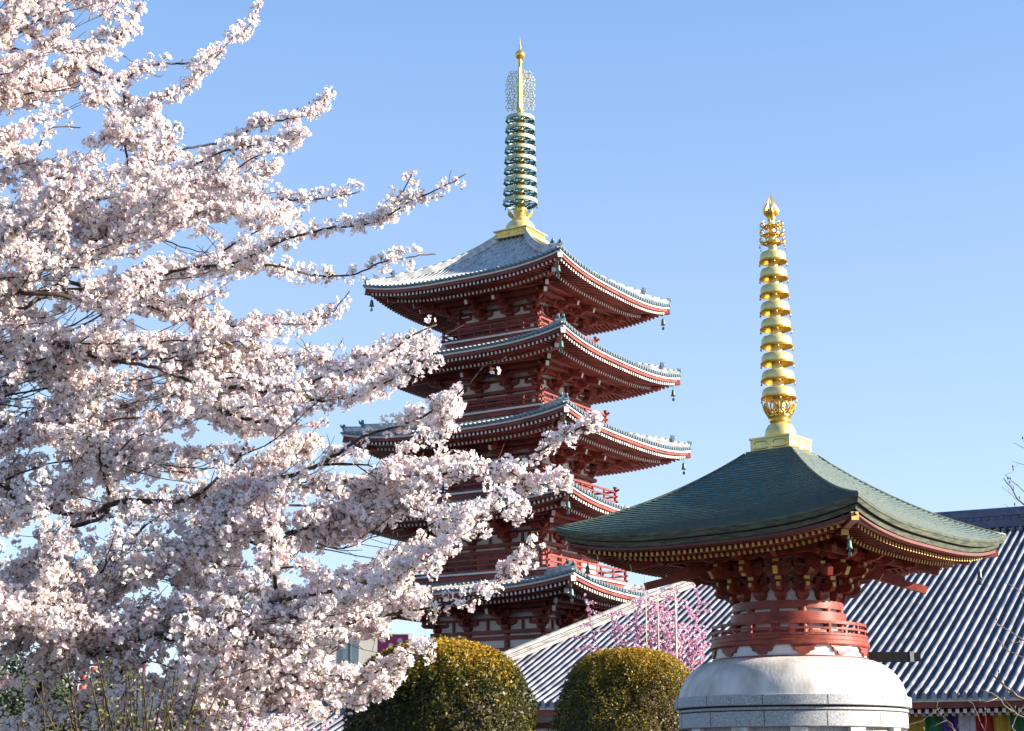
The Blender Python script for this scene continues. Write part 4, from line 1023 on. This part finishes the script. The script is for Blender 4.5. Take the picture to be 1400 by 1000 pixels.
# clumping: thin the clusters with a smooth random field so that bare stretches of twig stay
fld = np.sin(C[:, 0] * 5.1 + 1.3 * np.sin(C[:, 2] * 4.3)) + np.sin(C[:, 2] * 6.3 + 1.7 * np.sin(C[:, 1] * 3.1)) + np.sin(C[:, 1] * 5.7 + C[:, 0] * 3.3)
xx_, yy_ = project(C); thin = np.where((xx_ < 420) & (yy_ > 380), 0.86, 1.0)   # the crown is looser low down and inside
keep = rng.uniform(0, 1, len(C)) < np.clip(0.72 + 0.30 * fld, 0.10, 1.0) * thin
C, O = C[keep], O[keep]
x_, y_ = project(C); vis = (x_ > -60) & (x_ < 900) & (y_ > -60) & (y_ < 1060); C, O = C[vis], O[vis]
nf = rng.integers(3, 13, len(C)); ci = np.repeat(np.arange(len(C)), nf); n = len(ci)
dv = rng.normal(0, 1, (n, 3)) + 0.6 * (O[ci] / 0.078); dv /= np.linalg.norm(dv, axis=1, keepdims=True)
FP = C[ci] + dv * (rng.uniform(0.5, 1.05, n) * (0.022 + 0.0028 * nf[ci]))[:, None]
ctint = np.clip(rng.normal(0.62, 0.22, len(C)), 0, 1)[ci]
tint = np.clip(ctint + rng.normal(0, 0.15, n), 0, 1)
V, T = flowers(FP - CH0, dv + rng.normal(0, 0.35, (n, 3)), rng.uniform(0.018, 0.024, n), tint)
print('clusters', len(C), 'flowers', n)
np_mesh('blossom', V, 4, PETAL, ch, T)
# calyces, stalks, stamens, young bronze leaves
sel = rng.uniform(0, 1, n) < 0.75; P = FP[sel] - CH0; D = dv[sel]; m_ = len(P)
V1 = leaf_cloud(P - D * 0.007, D, np.full(m_, 0.0062), 0.7, 0.3)
side_ = np.cross(D, rng.normal(0, 1, (m_, 3))); side_ /= np.linalg.norm(side_, axis=1, keepdims=True) + 1e-9; side_ *= 0.0013
base = C[ci][sel] - CH0 - O[ci][sel] * 0.3
V2 = np.stack([P - side_, P + side_, base + side_, base - side_], 1)
V3 = leaf_cloud(P + D * 0.004, D, np.full(m_, 0.0042), 0.8, 0.2)
kl = rng.uniform(0, 1, len(C)) < 0.36; Lb = np.repeat(C[kl], 5, 0) - CH0; V4 = leaf_cloud(Lb + rng.normal(0, 0.022, Lb.shape), rng.normal(0, 1, Lb.shape), np.full(len(Lb), 0.017), 0.4, 0.5)
np_mesh('calyx_and_young_leaves', np.concatenate([V1, V2, V3, V4]), 4, CALYX, ch,
        np.concatenate([rng.uniform(0, 0.35, m_), rng.uniform(0.2, 0.7, m_), rng.uniform(0, 0.25, m_), rng.uniform(0.0, 1.0, len(Lb))]))

# ================================================================== pink plum trees
PINK = mat('plum_petal', (0.95, 0.95, 0.95), 0.6, var=0.03, tint=[(0.66, 0.26, 0.42), (0.78, 0.45, 0.58), (0.88, 0.68, 0.75)], spec=0.2, transl=0.3)
def plum(label, base, tops, r, dens, dia):
    root = thing('plum_tree', label, 'tree', tuple(base)); B0 = np.array(base)
    tr = MB(); fork = B0 + np.array([0, 0, tops[0][2] * 0.45])
    tr.tube([(0, 0, 0), (0.03, 0, fork[2] * .5), tuple(fork - B0)], [0.07, 0.06, 0.05], 8); tr.build('trunk', BARK, root)
    bb = MB(); PP = []
    for t in tops:
        t = np.array(t); S = smooth_path([fork, (fork + t) / 2 + np.array([(t - fork)[0] * 0.25, 0, 0.1]), t], 0.05); bb.tube([tuple(v - B0) for v in S], list(np.linspace(0.022, 0.004, len(S))), 5); PP.append(S[len(S) // 3:])
        for j in range(6, len(S), 4):
            dvv = rng.normal(0, 1, 3) * np.array([1, 1, .5]) + np.array([0, 0, 0.4]); dvv /= np.linalg.norm(dvv); L = rng.uniform(0.25, 0.7) * r
            q = np.linspace(0, 1, int(L / 0.04) + 2)[:, None]; W = S[j] + dvv * q * L + np.array([0, 0, -0.15]) * q * q * L; bb.tube([tuple(v - B0) for v in W], list(np.linspace(0.007, 0.003, len(W))), 3, cap=False); PP.append(W)
    bb.build('branches', BARK, root)
    PP = np.concatenate(PP); n = int(len(PP) * dens); i = rng.integers(0, len(PP), n); Q = PP[i] + rng.normal(0, 0.02, (n, 3))
    Vf, Tf = flowers(Q - B0, rng.normal(0, 1, (n, 3)), np.full(n, dia), np.clip(rng.normal(0.5, 0.25, n), 0, 1)); np_mesh('blossom', Vf, 4, PINK, root, Tf)
    return root
plum('bright pink plum tree standing between the right hedge and the hall roof', (ray(905, 900, 43).x, 43, 0), [tuple(ray(x, y, 43 + dy)) for x, y, dy in ((845,852,0),(865,822,.5),(885,800,-.4),(905,812,.3),(925,800,0),(945,835,.6),(965,862,-.3),(855,880,.2),(935,870,-.5),(900,840,.8),(800,818,.3),(835,838,.2),(915,828,-.5),(955,815,.4),(870,850,.6),(890,865,-.2),(925,840,.2))], 1.3, 1.6, 0.034)
plum('pink plum tree in the lower left corner under the cherry blossom', (ray(410, 1000, 19).x, 19, 0), [tuple(ray(x, y, 19 + dy)) for x, y, dy in ((330,950,0),(355,930,.4),(390,945,-.3),(420,960,.2),(440,985,0),(370,980,.3),(320,980,-.3))], 1.0, 3.0, 0.018)
# slim bamboo poles by the plum tree
BAMB = mat('bamboo', (0.50, 0.44, 0.30), 0.6, var=0.15, scale=10)
for (px_, pt, lab) in ((882, 783, 'thin bamboo pole left of the other two by the plum tree'), (898, 772, 'tallest thin bamboo pole, middle of three by the plum tree'), (923, 812, 'short pale bamboo pole right of the other two by the plum tree')):
    top = ray(px_, pt, 41.5); d = MB(); P = [(0, 0, 0), (0, 0, top.z)]; d.tube(P, 0.014 if px_ != 923 else 0.022, 6)
    z = 0.3
    while z < top.z: d.lathe([(0.014, z - 0.012), (0.025, z), (0.014, z + 0.012)], n=6); z += 0.35
    o = d.build('bamboo_pole', BAMB); o.location = (top.x, 41.5, 0); tag(o, lab, 'pole', 'bamboo poles by the plum tree')

# ================================================================== bare tree at the right edge
bt = thing('bare_tree', 'bare budding tree reaching in from the right edge', 'tree', (ray(1520, 900, 21).x, 21, 0)); B0 = np.array(bt.location)
d = MB(); d.tube([(0, 0, 0), (-0.1, 0, 2.0), (0.0, 0.1, 4.0), (0.2, 0, 6.2)], [0.16, 0.13, 0.09, 0.03], 10); d.build('trunk', BARK2, bt)
RB = [([(1460,760),(1425,712),(1400,690),(1391,684),(1385,672),(1372,654)],.016,1), ([(1425,712),(1400,672),(1385,660),(1374,650)],.008,1), ([(1460,640),(1400,614),(1386,606)],.008,1), ([(1440,650),(1400,636),(1384,631)],.006,1), ([(1400,690),(1382,676),(1370,666)],.006,1),([(1430,730),(1400,706),(1374,690)],.006,1),
      ([(1440,1010),(1420,990),(1393,978),(1374,966),(1366,954),(1356,948),(1340,943)],.018,0), ([(1440,985),(1400,958),(1375,940),(1356,922)],.026,0), ([(1365,1010),(1348,1000),(1340,985),(1330,962)],.010,0), ([(1450,920),(1400,877),(1375,860),(1355,849)],.012,0), ([(1440,850),(1400,812),(1374,797)],.010,0),
      ([(1400,1010),(1385,990),(1396,972),(1410,950)],.012,0), ([(1330,1015),(1300,990),(1285,975),(1282,960)],.008,0), ([(1345,1010),(1320,992),(1298,1000)],.008,0), ([(1250,1010),(1262,985),(1285,968)],.008,0), ([(1400,900),(1378,890),(1362,872)],.008,0)]
for k, (wp, r0, hi) in enumerate(RB):
    P = np.array([list(ray(x, y, 21 + 0.5 * math.sin(k * 2.1))) for x, y in wp])
    st = B0 + np.array([0, 0, max(0.6, min(5.8, P[0, 2] - 0.8))]); P = np.concatenate([[st], P]); S = smooth_path(P, 0.06); S[1:-1] += rng.normal(0, 0.006, (len(S) - 2, 3)); S -= B0
    b = MB(); b.tube([tuple(v) for v in S], list(np.linspace(r0 * 1.6, r0 * 0.35, len(S))), 6)
    for j in range(len(S) // 3, len(S), 5):
        dvv = rng.normal(0, 1, 3) + np.array([-0.7, 0, 0.3]); dvv /= np.linalg.norm(dvv); L = rng.uniform(0.1, 0.35)
        b.tube([tuple(S[j]), tuple(S[j] + dvv * L * .5 + rng.normal(0, .02, 3)), tuple(S[j] + dvv * L)], [r0 * .4, r0 * .3, 0.002], 4)
        b.lathe([(0, 0), (0.010, 0.012), (0.008, 0.03), (0, 0.045)], n=6, c=tuple(S[j] + dvv * L))
    b.build('limb', BARK2 if not hi else BARK, bt)

# ================================================================== far left: shrub, evergreens, buildings, lanterns
YG = mat('young_leaf', (0.9, 0.9, 0.9), 0.5, tint=[(0.05, 0.06, 0.015), (0.12, 0.13, 0.025), (0.24, 0.24, 0.04)], var=0.1, transl=0.3)
sh = thing('shrub', 'tangled dark shrub with yellow-green shoots in the lower left', 'shrub', (ray(185, 1000, 10.4).x, 10.4, 0)); B0 = np.array(sh.location)
b = MB(); LP = []
for k in range(110):
    a = rng.uniform(0, 2 * math.pi); x1 = rng.normal(0, 0.45); top = np.array([x1, rng.normal(0, 0.35), rng.uniform(1.5, 2.40) - 0.30 * abs(x1)])
    S = smooth_path([np.array([0.1 * math.cos(a), 0.1 * math.sin(a), 0]), np.array([x1 * 0.6, 0.2 * math.sin(a), top[2] * 0.55]) + rng.normal(0, 0.08, 3), top], 0.06); b.tube([tuple(v) for v in S], list(np.linspace(0.020, 0.004, len(S))), 5); LP.append(S[len(S) // 2:])
b.build('branches', BARK, sh)
LP = np.concatenate(LP); LP = np.repeat(LP, 3, 0); LP = LP + rng.normal(0, 0.03, LP.shape)
np_mesh('crown', leaf_cloud(LP, rng.normal(0, 1, LP.shape), np.full(len(LP), 0.016), 0.4, 0.5), 4, YG, sh, rng.uniform(0, 1, len(LP)))

EVG = mat('evergreen_leaf', (0.9, 0.9, 0.9), 0.55, tint=[(0.012, 0.022, 0.010), (0.03, 0.045, 0.016), (0.06, 0.075, 0.025)], var=0.1)
def evergreen(label, px_, Y, top, wd, n=30000):
    p = ray(px_, top, Y); root = thing('evergreen_tree', label, 'tree', (p.x, Y, 0), group='evergreens behind the cherry tree'); h = p.z
    t = MB(); t.tube([(0, 0, 0), (0.1, 0, h * 0.5), (0, 0, h * 0.9)], [0.25, 0.18, 0.05], 8)
    cl_ = rng.normal(0, 1, (46, 3)); cl_ /= np.linalg.norm(cl_, axis=1, keepdims=True); cl_ = cl_ * rng.uniform(0.3, 1, (46, 1)) * np.array([wd, wd, h * 0.36]) + np.array([0, 0, h * 0.62])
    for c_ in cl_[::3]: t.tube([(0, 0, h * 0.35), tuple((c_ + [0, 0, h * .35]) / 2), tuple(c_)], [0.08, 0.05, 0.02], 5)
    t.build('trunk', BARK, root)
    i = rng.integers(0, 46, n); P = rng.normal(0, 1, (n, 3)); P /= np.linalg.norm(P, axis=1, keepdims=True); P = cl_[i] + P * (wd * 0.33) * rng.uniform(0.6, 1, (n, 1)); P[:, 2] = np.clip(P[:, 2], 0.3, None)
    np_mesh('crown', leaf_cloud(P, rng.normal(0, 1, (n, 3)), np.full(n, 0.06), 0.6, 0.6), 4, EVG, root, np.clip(rng.uniform(0, 1, n) * 0.7 + rng.uniform(0, .3, 46)[i], 0, 1))
evergreen('dark evergreen at the far left edge behind the blossom', 20, 40, 905, 2.2)
evergreen('dark evergreen behind the yellow-green shrub', 150, 44, 935, 2.0)
evergreen('dark evergreen between the shrub and the low hall', 265, 42, 930, 1.7)

WALLB = mat('pale_render', (0.55, 0.52, 0.46), 0.8, var=0.08, scale=0.3); GLASSB = mat('blue_grey_glass', (0.12, 0.18, 0.22), 0.2, var=0.15, scale=0.5)
def block_bld(label, x0, x1, top, Y, wx, storeys, wallm):
    a, c = ray(x0, top, Y), ray(x1, top, Y); root = thing('apartment_block', label, 'building', ((a.x + c.x) / 2, Y + 4, 0)); wd = c.x - a.x; h = a.z
    m_ = MB(); m_.box((0, 0, h / 2), (wd, 8, h), 0); m_.box((0, -4.0, h + 0.1), (wd + 0.4, 0.4, 0.5), 0)
    for k in range(1, storeys): m_.box((0, -4.05, h * k / storeys), (wd, 0.14, 0.18), 0)
    m_.build('wall', wallm, root)
    f = MB(); hh = h / storeys
    f.box((0, 0, 0), (1.2, 0.10, hh * 0.62), 0); f.box((0, -0.06, 0), (0.06, 0.05, hh * 0.62), 1); f.box((0, -0.06, -hh * .31), (1.3, 0.12, 0.08), 1); first = None
    for k in range(storeys):
        for x in wx:
            loc = (x * wd, -4.04, hh * (k + 0.52))
            if first is None: first = f.build('window', [GLASSB, STEEL], root); first.location = loc
            else: inst(first, root, loc)
    return root
block_bld('pale cream apartment block with dark windows seen through the blossom', 440, 516, 866, 120, (0.03,), 4, WALLB)
block_bld('white narrow block just right of the cream apartment block', 512, 562, 872, 135, (-0.25, 0.25), 4, PLASTER)
p = ray(537, 880, 100); sg = thing('sign_board', 'magenta sign board with white spots between blossom and pagoda', 'sign', (p.x, 100, 0))
MAG = mat('magenta_panel', (0.42, 0.02, 0.10), 0.5, var=0.1)
d = MB(); d.box((0, 0, p.z), (1.9, 0.2, 1.1), 0); d.build('panel', MAG, sg)
for x, z in ((-0.6, 0.2), (-0.1, -0.15), (0.45, 0.15)):
    d = MB(); d.lathe([(0.0, 0.02), (0.15, 0.02), (0.17, 0.0)], n=14); o = d.build('white_mark', WHITE, sg); o.location = (x, -0.105, p.z + z); o.rotation_euler = (math.pi / 2, 0, 0)
d = MB()
for x in (-0.7, 0.7): d.tube([(x, 0.05, 0), (x, 0.05, p.z)], 0.06, 8)
d.build('post', STEEL, sg)
# lantern rack
p = ray(150, 935, 30); rk = thing('lantern_rack', 'timber rack carrying red and white paper lanterns behind the shrub', 'rack', (p.x, 30, 0))
d = MB()
for x in (-0.62, 0.62): d.tube([(x, 0, 0), (x, 0, p.z + 0.38)], 0.035, 6)
for z in (0.02, 0.34): d.tube([(-0.68, 0, p.z + z), (0.68, 0, p.z + z)], 0.02, 6)
d.build('frame', DARKWOOD, rk)
LANT = mat('lantern_paper', (0.75, 0.70, 0.62), 0.7, var=0.06); LRED = mat('lantern_red', (0.62, 0.10, 0.05), 0.6, var=0.1)
lp = None
for r_ in range(2):
    for i in range(6):
        loc = (p.x - 0.48 + 0.19 * i, 30 - 0.0, p.z + 0.32 * r_)
        if lp is None:
            lp = thing('paper_lantern', 'red and white paper lantern hanging in two rows on a rack', 'lantern', loc, group='paper lanterns on the rack')
            d = MB(); d.lathe([(0.05, -0.24), (0.072, -0.22), (0.082, -0.15), (0.082, -0.07), (0.072, -0.02)], n=14); d.lathe([(0.0, -0.245), (0.05, -0.24)], n=14); d.build('paper_shade', LANT, lp)
            d = MB(); d.lathe([(0.0845, -0.10), (0.0845, -0.06), (0.075, -0.018), (0.0, -0.012)], n=14); d.build('red_band', LRED, lp); d = MB(); d.lathe([(0.06, -0.243), (0.076, -0.222), (0.0845, -0.185)], n=14); d.build('red_band', LRED, lp)
            kids = list(lp.children)
        else:
            c = lp.copy(); COL.objects.link(c); c.location = loc
            for q in kids: inst(q, c)
